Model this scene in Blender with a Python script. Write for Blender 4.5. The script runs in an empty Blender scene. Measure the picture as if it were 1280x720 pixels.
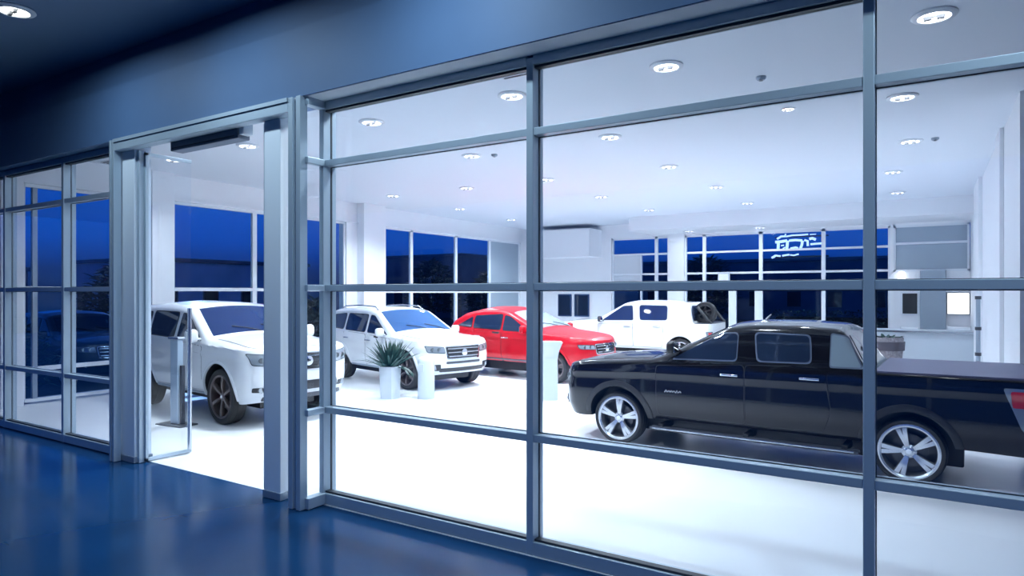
import bpy, bmesh, math, random
from mathutils import Vector, Matrix
random.seed(7)
SC = bpy.context.scene
COL = SC.collection
PI = math.pi

# ------------------------------------------------------------------ materials
def mat(name, col, rough=.5, metal=0., coat=0., spec=.5, emit=None, estr=0., noise=None, bump=None):
    m = bpy.data.materials.new(name); m.use_nodes = True
    nt = m.node_tree; b = nt.nodes['Principled BSDF']
    b.inputs['Base Color'].default_value = (*col, 1)
    b.inputs['Roughness'].default_value = rough
    b.inputs['Metallic'].default_value = metal
    b.inputs['Coat Weight'].default_value = coat
    b.inputs['Coat Roughness'].default_value = .03
    b.inputs['Specular IOR Level'].default_value = spec
    if emit:
        b.inputs['Emission Color'].default_value = (*emit, 1)
        b.inputs['Emission Strength'].default_value = estr
    if noise:  # (scale, amount): gentle tonal variation of the stuff itself
        tc = nt.nodes.new('ShaderNodeTexCoord'); n = nt.nodes.new('ShaderNodeTexNoise')
        n.inputs['Scale'].default_value = noise[0]; n.inputs['Detail'].default_value = 4
        r = nt.nodes.new('ShaderNodeValToRGB')
        a = noise[1]
        r.color_ramp.elements[0].position = .3; r.color_ramp.elements[1].position = .7
        r.color_ramp.elements[0].color = (*[c*(1-a) for c in col], 1)
        r.color_ramp.elements[1].color = (*[min(1, c*(1+a)) for c in col], 1)
        nt.links.new(tc.outputs['Object'], n.inputs['Vector'])
        nt.links.new(n.outputs['Fac'], r.inputs['Fac'])
        nt.links.new(r.outputs['Color'], b.inputs['Base Color'])
        if bump:
            bp = nt.nodes.new('ShaderNodeBump'); bp.inputs['Strength'].default_value = bump
            nt.links.new(n.outputs['Fac'], bp.inputs['Height'])
            nt.links.new(bp.outputs['Normal'], b.inputs['Normal'])
    return m

def floor_mat(name, c1, c2, rough, spec, tile, joint, mortar=.006, vary=.0):
    """large polished tiles with thin joints"""
    m = bpy.data.materials.new(name); m.use_nodes = True
    nt = m.node_tree; b = nt.nodes['Principled BSDF']
    tc = nt.nodes.new('ShaderNodeTexCoord')
    br = nt.nodes.new('ShaderNodeTexBrick'); br.offset = 0
    br.inputs['Scale'].default_value = 1
    br.inputs['Brick Width'].default_value = tile; br.inputs['Row Height'].default_value = tile
    br.inputs['Mortar Size'].default_value = mortar
    br.inputs['Color1'].default_value = (*c1, 1); br.inputs['Color2'].default_value = (*c2, 1)
    br.inputs['Mortar'].default_value = (*joint, 1)
    nt.links.new(tc.outputs['Object'], br.inputs['Vector'])
    nt.links.new(br.outputs['Color'], b.inputs['Base Color'])
    n = nt.nodes.new('ShaderNodeTexNoise'); n.inputs['Scale'].default_value = .9; n.inputs['Detail'].default_value = 5
    nt.links.new(tc.outputs['Object'], n.inputs['Vector'])
    mr = nt.nodes.new('ShaderNodeMapRange')
    mr.inputs['To Min'].default_value = rough*(1-vary); mr.inputs['To Max'].default_value = rough*(1+vary)
    nt.links.new(n.outputs['Fac'], mr.inputs['Value'])
    nt.links.new(mr.outputs['Result'], b.inputs['Roughness'])
    b.inputs['Specular IOR Level'].default_value = spec
    return m

def pane_mat(name, tint=(.97, .985, 1.), gloss=1.0, r0=.035):
    m = bpy.data.materials.new(name); m.use_nodes = True
    nt = m.node_tree; nt.nodes.remove(nt.nodes['Principled BSDF'])
    out = nt.nodes['Material Output']
    t = nt.nodes.new('ShaderNodeBsdfTransparent'); t.inputs['Color'].default_value = (*tint, 1)
    g = nt.nodes.new('ShaderNodeBsdfGlossy'); g.inputs['Roughness'].default_value = 0.0
    g.inputs['Color'].default_value = (gloss, gloss, gloss, 1)
    ge = nt.nodes.new('ShaderNodeNewGeometry'); dt = nt.nodes.new('ShaderNodeVectorMath'); dt.operation = 'DOT_PRODUCT'
    nt.links.new(ge.outputs['Normal'], dt.inputs[0]); nt.links.new(ge.outputs['Incoming'], dt.inputs[1])
    def mth(op, a_, b_=None):
        n_ = nt.nodes.new('ShaderNodeMath'); n_.operation = op
        for i_, v_ in enumerate((a_, b_)):
            if v_ is None: continue
            if isinstance(v_, (int, float)): n_.inputs[i_].default_value = v_
            else: nt.links.new(v_, n_.inputs[i_])
        return n_.outputs[0]
    c_ = mth('SUBTRACT', 1.0, mth('ABSOLUTE', dt.outputs['Value']))
    fr_ = mth('ADD', mth('MULTIPLY', mth('POWER', c_, 5.0), .96), r0)
    x = nt.nodes.new('ShaderNodeMixShader')
    nt.links.new(fr_, x.inputs['Fac'])
    nt.links.new(t.outputs[0], x.inputs[1]); nt.links.new(g.outputs[0], x.inputs[2])
    nt.links.new(x.outputs[0], out.inputs['Surface'])
    return m

M = {}
M['floor_in'] = floor_mat('white_polished_tile', (.86, .88, .91), (.855, .875, .905), .26, .35, 1.2, (.84, .86, .89))
M['floor_out'] = floor_mat('blue_grey_polished_paving', (.006, .043, .125), (.006, .042, .122), .15, .14, 1.2, (.006, .042, .12), vary=.3)
M['asphalt'] = mat('dark_asphalt', (.03, .04, .055), .8, noise=(6, .4))
M['wall'] = mat('white_paint', (.86, .88, .91), .6, noise=(2, .015))
M['ceiling'] = mat('white_ceiling_paint', (.72, .76, .82), .8)
M['fascia'] = mat('grey_blue_cladding', (.085, .165, .31), .6, noise=(1.3, .05))
M['soffit'] = mat('dark_soffit_paint', (.13, .21, .33), .6)
M['alu'] = mat('anodised_aluminium', (.46, .56, .64), .38, .3)
M['alu_dark'] = mat('dark_gasket', (.03, .04, .055), .5)
M['alu_white'] = mat('white_frame', (.78, .82, .87), .4)
M['post'] = mat('pale_post_cladding', (.84, .91, .97), .4)
M['pane'] = pane_mat('clear_glass')
M['pane_tint'] = pane_mat('window_glass', (.80, .90, .98), .55, .012)
M['blind'] = mat('grey_panel', (.33, .40, .47), .5)
M['pale_panel'] = mat('pale_grey_panel', (.62, .66, .71), .5)
M['steel'] = mat('brushed_steel', (.62, .66, .70), .22, 1.)
M['chrome'] = mat('chrome', (.85, .87, .9), .08, 1.)
M['operator'] = mat('slate_metal', (.10, .13, .19), .5)
M['charcoal'] = mat('charcoal_plastic', (.045, .05, .065), .45)
M['black'] = mat('black_plastic', (.012, .013, .017), .5)
M['tyre'] = mat('tyre_rubber', (.018, .019, .022), .75)
M['alloy'] = mat('silver_alloy', (.78, .80, .84), .22, .75)
M['alloy_dark'] = mat('dark_bronze_alloy', (.16, .13, .13), .3, .7)
M['disc'] = mat('brake_steel', (.10, .10, .11), .4, .8)
M['p_white'] = mat('white_car_paint', (.84, .86, .88), .3, 0, 1.)
M['p_red'] = mat('red_car_paint', (.42, .002, .012), .35, 0, .18, .3)
M['p_black'] = mat('black_car_paint', (.004, .004, .007), .12, 0, .5, .25)
M['p_dark'] = mat('dark_teal_car_paint', (.012, .025, .03), .3, 0, 1.)
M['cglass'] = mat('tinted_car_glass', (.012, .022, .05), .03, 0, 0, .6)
M['cglass_blue'] = mat('blue_reflection_glass', (.004, .018, .08), .03, 0, 0, .35)  # blue of the reflected sky put into the glass colour
M['cglass_sky'] = mat('sky_reflection_windscreen', (.018, .075, .21), .03, 0, 0, .6)  # brighter sky reflection, also set as base colour
M['cglass_pale'] = mat('pale_reflection_glass', (.24, .30, .35), .05, 0, 0, .8)  # whitish reflection painted in as the colour of the glass
M['lamp_glass'] = mat('headlamp_lens', (.30, .34, .38), .08, .35, 1.)
M['lamp_dark'] = mat('smoked_lamp', (.08, .09, .10), .1, .2, 1.)
M['lamp_red'] = mat('red_tail_lens', (.55, .01, .02), .12, 0, 1.)
M['tonneau'] = mat('blue_grey_bed_cover', (.15, .15, .25), .45)
M['planter'] = mat('white_planter', (.58, .63, .68), .35)
M['soil'] = mat('soil', (.03, .025, .02), .9)
M['leaf'] = mat('dark_green_leaf', (.012, .05, .04), .42, noise=(3, .35))
M['leaf_out'] = mat('dusk_green_leaf', (.03, .07, .06), .6, noise=(3, .4))
M['bark'] = mat('bark', (.03, .025, .02), .9)
M['kiosk'] = mat('white_kiosk', (.58, .64, .70), .3)
M['pale_metal'] = mat('pale_blue_grey_metal', (.42, .52, .62), .4, .2)
M['grey_box'] = mat('grey_metal', (.30, .36, .43), .4, .3)
M['basket'] = mat('grey_woven_basket', (.22, .20, .22), .8, noise=(30, .4), bump=.4)
M['basket_dark'] = mat('dark_band', (.06, .055, .075), .6)
M['poster'] = mat('dark_blue_board', (.02, .06, .16), .3)
M['screen'] = mat('lit_screen', (.9, .9, .9), .4, emit=(1, 1, 1), estr=2.2)
M['lens'] = mat('lit_lamp_lens', (1, 1, 1), .4, emit=(.95, .98, 1), estr=14)
M['lens_out'] = mat('lit_soffit_lens', (1, 1, 1), .4, emit=(.98, 1, .92), estr=9)
M['reflected_sign'] = mat('reflected_white_letters', (.8, .85, 1), .4, emit=(.75, .82, 1), estr=1.1)
M['lamp_ring'] = mat('white_lamp_ring', (.8, .82, .85), .4)
M['lamp_metal'] = mat('dark_lamp_bracket', (.10, .11, .13), .5)
M['building'] = mat('dusk_building', (.12, .17, .25), .8, noise=(.6, .2))
M['building_pale'] = mat('pale_render_building', (.6, .68, .78), .8, noise=(.4, .15))
M['badge'] = mat('bright_badge', (.8, .82, .85), .2, .6)

# ------------------------------------------------------------------ mesh helpers
class MB:
    def __init__(s): s.bm = bmesh.new()
    def box(s, x0, x1, y0, y1, z0, z1, bev=0):
        r = bmesh.ops.create_cube(s.bm, size=1)
        vs = r['verts']
        for v in vs:
            v.co = Vector(((x0+x1)/2+v.co.x*(x1-x0), (y0+y1)/2+v.co.y*(y1-y0), (z0+z1)/2+v.co.z*(z1-z0)))
        if bev:
            es = {e for v in vs for e in v.link_edges}
            bmesh.ops.bevel(s.bm, geom=list(es), offset=bev, segments=2, affect='EDGES', profile=.5)
        return s
    def cyl(s, p0, p1, r0, r1=None, n=20, caps=True):
        r1 = r0 if r1 is None else r1
        p0, p1 = Vector(p0), Vector(p1); d = p1-p0
        q = d.to_track_quat('Z', 'Y').to_matrix()
        a = [s.bm.verts.new(p0+q@Vector((r0*math.cos(2*PI*i/n), r0*math.sin(2*PI*i/n), 0))) for i in range(n)]
        b = [s.bm.verts.new(p1+q@Vector((r1*math.cos(2*PI*i/n), r1*math.sin(2*PI*i/n), 0))) for i in range(n)]
        for i in range(n): s.bm.faces.new((a[i], a[(i+1) % n], b[(i+1) % n], b[i]))
        if caps: s.bm.faces.new(a[::-1]); s.bm.faces.new(b)
        return s
    def tube(s, pts, r, n=10):
        pts = [Vector(p) for p in pts]; rings = []
        for i, p in enumerate(pts):
            d = (pts[min(i+1, len(pts)-1)]-pts[max(i-1, 0)]).normalized()
            q = d.to_track_quat('Z', 'Y').to_matrix()
            rr = r[i] if isinstance(r, (list, tuple)) else r
            rings.append([s.bm.verts.new(p+q@Vector((rr*math.cos(2*PI*k/n), rr*math.sin(2*PI*k/n), 0))) for k in range(n)])
        for a, b in zip(rings, rings[1:]):
            for k in range(n): s.bm.faces.new((a[k], a[(k+1) % n], b[(k+1) % n], b[k]))
        s.bm.faces.new(rings[0][::-1]); s.bm.faces.new(rings[-1])
        return s
    def lathe(s, prof, axis='Z', n=40, c=(0, 0, 0), closed=False):
        """prof: (radius, height) list"""
        c = Vector(c); rings = []
        for r, h in prof:
            ring = []
            for i in range(n):
                a = 2*PI*i/n; u, v = r*math.cos(a), r*math.sin(a)
                p = Vector((u, v, h)) if axis == 'Z' else Vector((u, h, v))
                ring.append(s.bm.verts.new(c+p))
            rings.append(ring)
        prs = list(zip(rings, rings[1:]))
        if closed: prs.append((rings[-1], rings[0]))
        for a, b in prs:
            for i in range(n): s.bm.faces.new((a[i], a[(i+1) % n], b[(i+1) % n], b[i]))
        if not closed:
            if prof[0][0] > 1e-4: s.bm.faces.new(rings[0][::-1])
            if prof[-1][0] > 1e-4: s.bm.faces.new(rings[-1])
        return s
    def prism(s, poly, axis, a, b):
        """extrude polygon [(u,v)] along axis from a to b"""
        def P(u, v, w): return {'Y': (u, w, v), 'X': (w, u, v), 'Z': (u, v, w)}[axis]
        A = [s.bm.verts.new(P(u, v, a)) for u, v in poly]; B = [s.bm.verts.new(P(u, v, b)) for u, v in poly]
        n = len(poly)
        for i in range(n): s.bm.faces.new((A[i], A[(i+1) % n], B[(i+1) % n], B[i]))
        s.bm.faces.new(A[::-1]); s.bm.faces.new(B)
        return s
    def leaf(s, base, dirv, L, w, droop, up=Vector((0, 0, 1)), segs=5):
        """curved blade with a folded midrib"""
        base = Vector(base); d = Vector(dirv).normalized(); side = d.cross(up)
        if side.length < .05: side = Vector((1, 0, 0))
        side.normalize(); prev = None; p = base.copy()
        for i in range(segs+1):
            t = i/segs; ww = w*(math.sin(PI*min(1, .12+t*.88))**.8) if i < segs else .001
            nrm = side.cross(d).normalized()
            row = [s.bm.verts.new(p-side*ww+nrm*ww*.35), s.bm.verts.new(p), s.bm.verts.new(p+side*ww+nrm*ww*.35)]
            if prev:
                s.bm.faces.new((prev[0], prev[1], row[1], row[0])); s.bm.faces.new((prev[1], prev[2], row[2], row[1]))
            prev = row
            p = p+d*(L/segs); d = (d+Vector((0, 0, -droop/segs))).normalized()
        return s
    def build(s, name, m, parent=None, smooth=None, recalc=True, loc=None):
        if recalc: bmesh.ops.recalc_face_normals(s.bm, faces=s.bm.faces)
        me = bpy.data.meshes.new(name); s.bm.to_mesh(me); s.bm.free()
        for mm in (m if isinstance(m, (list, tuple)) else [m]): me.materials.append(mm)
        o = bpy.data.objects.new(name, me); COL.objects.link(o)
        if parent: o.parent = parent
        if loc: o.location = loc
        if smooth is not None:
            me.polygons.foreach_set('use_smooth', [True]*len(me.polygons))
            me.set_sharp_from_angle(angle=math.radians(smooth))
        return o

def tag(o, label, cat, group=None):
    o['label'] = label; o['category'] = cat
    if group: o['group'] = group
    return o
def struct(o): o['kind'] = 'structure'; return o
def empty(name, loc=(0, 0, 0), rz=0):
    o = bpy.data.objects.new(name, None); COL.objects.link(o)
    o.location = loc; o.rotation_euler = (0, 0, rz); o.empty_display_size = .2
    return o

# ------------------------------------------------------------------ camera
EYE = 2.1
F = 826.
cam_d = bpy.data.cameras.new('camera'); cam = bpy.data.objects.new('camera', cam_d); COL.objects.link(cam)
cam.location = (0, 0, EYE); cam.rotation_euler = (PI/2, 0, math.atan2(.536, .844))
cam_d.sensor_width = 36; cam_d.lens = F/1280*36; cam_d.shift_y = 6/1280
cam_d.clip_start = .05; cam_d.clip_end = 500
SC.camera = cam

# ------------------------------------------------------------------ key planes (metres)
H = EYE
Y0 = 2.047*H          # door plane
Y1 = 2.193*H          # big window plane
YL = 2.15*H           # left wing plane
XC = -2.445*H         # return beside the doorway
XD = -4.125*H         # left end of the doorway
XLW = -14.28          # left wall
YB = 23.7             # back wall
ZC = 2.25*H           # ceiling
XR = .97              # right wall
ZT = 1.915*H          # frame top
ZSOF = 2.437*H

# ------------------------------------------------------------------ floors, ceilings, walls
struct(MB().box(-15.2, 2.62, 4.53, YB+.1, -.2, 0).build('floor', M['floor_in']))
struct(MB().box(-40, 12, -9, 4.53, -.2, -.004).build('floor_outside', M['floor_out']))
struct(MB().box(-70, 40, -30, 75, -.5, -.21).build('ground', M['asphalt']))
struct(MB().box(-15.2, 2.62, Y1+.02, YB+.2, ZC, ZC+.2).build('ceiling', M['ceiling']))
struct(MB().box(-8.9, 6, 21.6, YB, 4.25, ZC-.001).box(-13.4, -10.9, 22.6, YB, 3.48, 4.55, .01).build('wall_bulkhead', M['wall']))
struct(MB().box(-30, 8, -9, Y0+.12, ZSOF, ZSOF+.25).build('ceiling_outside', M['soffit']))
# fascia over the shop front: lower lit face, small recess, upper band
f = MB()
f.box(-30, 8, Y0, Y1+.10, ZT-.02, 2.225*H)
f.box(-30, 8, Y0+.05, Y1+.10, 2.225*H, ZSOF)
struct(f.build('wall_fascia', M['fascia']))
trim_board = MB().box(XC, 8, Y0+.01, Y1-.07, ZT-.026, ZT-.0201).build('trim_0', M['wall']); struct(trim_board)
# left wall: band over the windows, piers, small wall piece
WT = 4.15
w = MB()
w.box(XLW-.30, XLW, Y1+.1, YB+.2, WT, ZC)
w.box(XLW-.30, XLW, Y1-.1, 5.5, 0, WT)
w.box(XLW-.30, XLW, 7.83, 8.27, 0, WT)
w.box(XLW-.30, XLW, 13.56, 14.87, 0, WT)
w.box(XLW-.30, XLW, 23.16, YB+.2, 0, WT)
struct(w.build('wall_left', M['wall']))
n_trim = 0
def trim(mb, m, sm=None):
    global n_trim
    n_trim += 1
    return struct(mb.build('trim_%d' % n_trim, m, smooth=sm))
trim(MB().box(XLW, XLW+.16, 5.1, 5.46, 0, ZC, .01), M['wall'])
trim(MB().box(XLW, XLW+.22, 7.80, 8.30, 0, ZC, .01), M['wall'])
trim(MB().box(XLW, XLW+.28, 13.98, 14.9, 0, ZC, .01), M['wall'])
trim(MB().box(XLW, XLW+.06, 5.5, 23.2, WT, WT+.05), M['wall'])
# right wall with pilasters
w = MB()
w.box(XR, XR+.35, 10.8, YB+.2, 0, ZC)
w.box(XR+.30, 2.62, 10.806, 11.1, 0, ZC)
struct(w.build('wall_right', M['wall']))
trim(MB().box(XR-.06, XR, 13.05, 13.9, 0, ZC, .008), M['wall'])
trim(MB().box(XR-.08, XR, 18.3, 20.2, 0, ZC, .008), M['wall'])
# back wall: left white wall + piers + band
w = MB()
w.box(XLW-.3, -10.48, YB, YB+.25, 0, ZC)
w.box(-10.48, XR+.3, YB, YB+.25, 4.19, ZC)
w.box(-8.19, -7.59, YB-.12, YB+.25, 0, 4.25)
w.box(-1.09, -1.0, YB-.02, YB+.25, 0, 4.25)
w.box(-1.0, XR+.3, YB, YB+.25, 0, 2.75)
struct(w.build('wall_back', M['wall']))

# ------------------------------------------------------------------ glazed shop front
n_win = 0
def window(name=None):
    global n_win
    n_win += 1
    e = empty('window_%d' % n_win); struct(e); return e
TR = [.445*H, 1.023*H, 1.614*H]   # transom centres
ZS = .035*H                       # sill centre
def shopfront(xa, xb, y, left_mullion=True, right_mullion=False, mw=.062, dp=.13, m_frame=None, zt=ZT):
    """one bay of the shop front in a plane of constant y"""
    m_frame = m_frame or M['alu']
    e = window()
    def mull(x):
        o = MB().box(x-mw/2, x+mw/2, y-dp/2, y+.028, 0, zt-.04, .004).build('mullion', m_frame, e)
        MB().box(x-mw/2-.006, x+mw/2+.006, y+.028, y+.045, .05, zt-.06).build('gasket', M['alu_dark'], o)
        MB().box(x-mw/2, x+mw/2, y+.045, y+.10, 0, zt-.04, .004).build('inner_cap', m_frame, o)
    if left_mullion: mull(xa)
    if right_mullion: mull(xb)
    a, b = xa+mw/2, xb-mw/2
    for z in TR:
        o = MB().box(a, b, y-dp/2+.01, y+.028, z-.03, z+.03, .004).build('transom', m_frame, e)
        MB().box(a, b, y+.028, y+.04, z-.036, z+.036).build('gasket', M['alu_dark'], o)
        MB().box(a, b, y+.04, y+.09, z-.03, z+.03, .004).build('inner_cap', m_frame, o)
    o = MB().box(a, b, y-dp/2, y+.09, .005, .11, .004).build('sill', m_frame, e)
    MB().box(a, b, y-.04, y+.02, .11, .128).build('gasket', M['alu_dark'], o)
    o = MB().box(a, b, y-dp/2, y+.09, zt-.10, zt-.02, .004).build('head', m_frame, e)
    MB().box(a, b, y-.04, y+.02, zt-.12, zt-.10).build('gasket', M['alu_dark'], o)
    zz = [.12]+TR+[zt-.1]
    for z0, z1 in zip(zz, zz[1:]):
        MB().box(a-.008, b+.008, y-.005, y+.005, z0+.02, z1-.02).build('glass_pane', M['pane'], e)
    return e
xs = [XC, -.590*Y1, -.070*Y1, .45*Y1]
for i in range(3): shopfront(xs[i], xs[i+1], Y1, True, i == 2)
struct(MB().box(.45*Y1+.04, 8, Y1-.1, Y1+.1, 0, ZT).build('wall_front', M['fascia']))
# left wing
xl = [-3.16*YL, -2.705*YL, -2.284*YL, XD-.02]
for i in range(3): shopfront(xl[i], xl[i+1], YL, True, False)
# pier at the far left end
struct(MB().box(-30, xl[0]+.02, YL-.25, YL+.2, 0, ZT).build('wall_pier', M['soffit']))
# return beside the doorway (plane of constant x)
def side_return(x, ya, yb):
    e = window()
    for z in TR:
        MB().box(x-.03, x+.05, ya, yb, z-.03, z+.03, .004).build('transom', M['alu'], e)
    MB().box(x-.03, x+.06, ya, yb, .005, .11, .004).build('sill', M['alu'], e)
    MB().box(x-.03, x+.06, ya, yb, ZT-.10, ZT-.02, .004).build('head', M['alu'], e)
    zz = [.12]+TR+[ZT-.1]
    for z0, z1 in zip(zz, zz[1:]):
        MB().box(x+.005, x+.015, ya, yb, z0+.02, z1-.02).build('glass_pane', M['pane'], e)
side_return(XC, Y0+.03, Y1-.065)
side_return(XD, Y0+.03, YL-.065)
# doorway frame: corner posts with a groove, header, white square posts
def corner_post(x0, x1, y0, y1):
    c = MB().box(x0, x0+(x1-x0)*.36, y0, y1, 0, ZT-.02, .004).box(x0+(x1-x0)*.64, x1, y0, y1, 0, ZT-.02, .004)
    c = trim(c, M['alu'])
    MB().box(x0+.03, x1-.03, y0+.03, y1-.002, 0, ZT-.021).build('groove_insert', M['alu_white'], c)
    return c
corner_post(XC-.165, XC+.01, Y0-.03, Y0+.06)
corner_post(XD-.01, XD+.10, Y0-.03, Y0+.06)
hd = MB().box(XD+.102, XC-.167, Y0-.03, Y0+.10, ZT-.16, ZT-.021, .005).box(XD+.102, XC-.167, Y0-.045, Y0-.029, ZT-.06, ZT-.021)
trim(hd, M['alu'])
def square_post(x0, x1, y0, y1):
    p = trim(MB().box(x0, x1, y0, y1, .07, ZT-.021, .006), M['post'])
    q = MB().box(x0-.012, x1+.012, y0-.012, y1+.012, 0, .075, .004).build('post_shoe', M['grey_box'], p)
    return p
square_post(-4.105*H, -3.949*H, 2.085*H, 2.185*H)
square_post(-2.765*H, -2.644*H, 2.085*H, 2.185*H)
trim(MB().box(-3.949*H+.004, -3.949*H+.05, 2.1*H, 2.14*H, 0, ZT-.16, .003), M['alu'])
trim(MB().box(-2.765*H-.05, -2.765*H-.004, 2.1*H, 2.14*H, 0, ZT-.16, .003), M['alu'])
# open glass door leaf
dr = empty('door_1', (-3.985*H+.14, 2.13*H, 0)); struct(dr)
LW = .60
MB().box(-.006, .006, .03, LW, .03, 3.82).build('glass_leaf', M['pane'], dr)
MB().box(-.02, .02, 0, LW, .012, .05, .003).box(-.02, .02, 0, LW, 3.80, 3.84, .003).box(-.02, .02, 0, .035, .012, 3.84, .003).build('leaf_frame', M['alu'], dr)
MB().tube([(.07, LW-.06, .06), (.07, LW-.06, 1.9)], .026, 14).build('pull_handle', M['steel'], dr, 40)
MB().tube([(-.0, LW-.06, .35), (.07, LW-.06, .35)], .012).tube([(0, LW-.06, 1.6), (.07, LW-.06, 1.6)], .012).build('handle_mount', M['steel'], dr, 40)
# door operator hanging under the header
op = MB().box(-7.55, -6.28, Y0+.101, Y0+.26, 3.76, ZT-.025, .012).build('door_operator', M['operator'])
tag(op, 'long charcoal automatic door operator box hung under the doorway header', 'door operator')
MB().box(-7.50, -6.33, Y0+.095, Y0+.103, 3.785, 3.795).build('cover_seam', M['black'], op)
MB().box(-6.29, -6.20, Y0+.12, Y0+.24, 3.80, ZT-.03, .01).build('end_cap', M['post'], op)

# ------------------------------------------------------------------ left wall windows
def side_window(y0, y1, rails, mulls=(), pane='pane_tint', z0=.04, z1=WT, mm='alu_white', mw=.06):
    e = window(); x = XLW-.10
    fr = MB()
    fr.box(x-.03, x+.05, y0, y0+.06, z0, z1); fr.box(x-.03, x+.05, y1-.06, y1, z0, z1)
    fr.box(x-.03, x+.05, y0, y1, z0, z0+.06); fr.box(x-.03, x+.05, y0, y1, z1-.06, z1)
    fr.build('window_frame', M['alu_white'], e)
    for z in rails: MB().box(x-.03, x+.05, y0+.06, y1-.06, z-.04, z+.04).build('rail', M['alu_white'], e)
    for y in mulls: MB().box(x-.03, x+.055, y-mw, y+mw, z0+.06, z1-.06).build('window_mullion', M[mm], e)
    MB().box(x, x+.012, y0+.05, y1-.05, z0+.05, z1-.05).build('glass_pane', M[pane], e)
    return e
side_window(5.5, 7.83, [.66, 2.18], [5.72], mm='grey_box', mw=.04)
side_window(8.27, 13.56, [.66, 2.18], [10.53])
side_window(14.87, 16.46, [.66, 2.14])
side_window(16.46, 18.86, [.66, 2.14])
side_window(18.86, 20.98, [.66, 2.14])
side_window(20.98, 23.16, [.66, 2.14], pane='blind')

e = window()  # unseen glazed side, put in to drain light from this corner
fr = MB()
for y in (Y1+.1, 6.7, 8.7, 10.76): fr.box(2.5, 2.6, y-.035, y+.035, 0, ZC)
fr.box(2.5, 2.6, Y1+.1, 10.8, 0, .1).box(2.5, 2.6, Y1+.1, 10.8, ZC-.1, ZC)
fr.build('window_frame', M['alu'], e)
MB().box(2.545, 2.557, Y1+.1, 10.8, .08, ZC-.08).build('glass_pane', M['pane_tint'], e)
# ------------------------------------------------------------------ back wall windows
def back_window(x0, x1, zs, panes, z0=0.02, z1=4.19, mulls=()):
    e = window(); y = YB+.06
    fr = MB()
    fr.box(x0, x0+.06, y-.05, y+.05, z0, z1); fr.box(x1-.06, x1, y-.05, y+.05, z0, z1)
    fr.box(x0, x1, y-.05, y+.05, z1-.07, z1); fr.box(x0, x1, y-.05, y+.05, z0, z0+.07)
    fr.build('window_frame', M['alu_white'], e)
    for z in zs: MB().box(x0+.06, x1-.06, y-.05, y+.05, z-.035, z+.035).build('rail', M['alu_white'], e)
    for mx, a, b, ww in mulls: MB().box(mx-ww/2, mx+ww/2, y-.055, y+.055, a, b).build('window_mullion', M['alu_white'], e)
    for (a, b, c, d, mm) in panes: MB().box(a, b, y-.006, y+.006, c, d).build('glass_pane', M[mm], e)
    return e
ZR = [3.55, 2.80, 2.50]
back_window(-10.46, -8.68, ZR, [(-10.42, -8.72, 3.57, 4.15, 'pane_tint'), (-10.42, -9.28, 2.52, 3.53, 'pale_panel'), (-9.28, -8.72, 2.52, 3.53, 'pane_tint'),
            (-10.42, -8.72, .06, 2.48, 'pane_tint')], mulls=[(-9.28, .09, 3.53, .05)])
back_window(-8.68, -8.19, ZR, [(-8.64, -8.2, .06, 4.15, 'pane_tint')])
back_window(-7.59, -6.89, ZR, [(-7.55, -6.93, .06, 4.15, 'pane_tint')])
back_window(-6.89, -4.95, ZR, [(-6.85, -4.99, .06, 4.15, 'pane_tint')], mulls=[(-5.9, .09, 2.47, .26), (-5.05, .09, 2.47, .2)])
back_window(-4.95, -2.99, ZR, [(-4.91, -3.03, .06, 4.15, 'pane_tint')])
back_window(-2.99, -1.09, ZR, [(-2.95, -1.13, .06, 4.15, 'pane_tint')], mulls=[(-1.5, .09, 2.47, .07)])
back_window(-1.0, .95, [3.62], [(-.96, .91, 3.66, 4.15, 'blind'), (-.96, .91, 2.80, 3.58, 'blind')], z0=2.75)

# ------------------------------------------------------------------ back of the showroom
struct(MB().box(-.30, .36, YB-.14, YB-.005, 0, 2.78, .01).build('wall_panel', M['blind']))
p = MB().box(-.82, -.30-.01, YB-.03, YB-.002, 1.40, 2.14, .004).build('framed_board', M['alu_white'])
tag(p, 'black board in a white frame on the back wall beside the counter', 'picture')
MB().box(-.76, -.37, YB-.036, YB-.03, 1.46, 2.08).build('dark_board', M['black'], p)
p = MB().box(.385, .945, YB-.07, YB-.005, 1.46, 2.10, .008).build('lit_screen', M['charcoal'])
tag(p, 'bright white lit screen on the back wall above the counter', 'screen')
MB().box(.40, .93, YB-.076, YB-.07, 1.475, 2.085).build('display', M['screen'], p)
# two dark blue boards on the white wall
for i, (xa, xb, lab) in enumerate([(-12.82, -12.20, 'dark blue board on white wall, the one nearer the side windows'),
                                   (-12.08, -11.42, 'dark blue board on white wall, the one nearer the back windows')]):
    q = MB().box(xa, xb, YB-.05, YB-.002, 1.15, 2.05, .03).build('wall_board', M['poster'])
    tag(q, lab, 'board', 'dark blue boards on the white wall')
    MB().box(xa+.05, xb-.05, YB-.056, YB-.05, 1.2, 2.0).build('board_face', M['cglass'], q)
# reception counter
ct = empty('reception_counter', (0, 21.4, 0)); tag(ct, 'long white reception counter in front of the back wall', 'counter')
MB().box(-2.1, XR-.01, -.02, .04, 0.08, 1.02, .006).build('front_panel', M['kiosk'], ct)
MB().box(-2.1, -2.04, .04, .7, .08, 1.02, .006).build('end_panel', M['kiosk'], ct)
MB().box(-2.05, XR-.01, .02, .06, 0, .08).build('plinth', M['grey_box'], ct)
MB().box(-2.14, XR-.01, -.08, .75, 1.02, 1.07, .008).build('countertop', M['planter'], ct)
MB().box(-2.14, XR-.01, -.09, -.08, 1.0, 1.05).build('edge_strip', M['steel'], ct)
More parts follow.
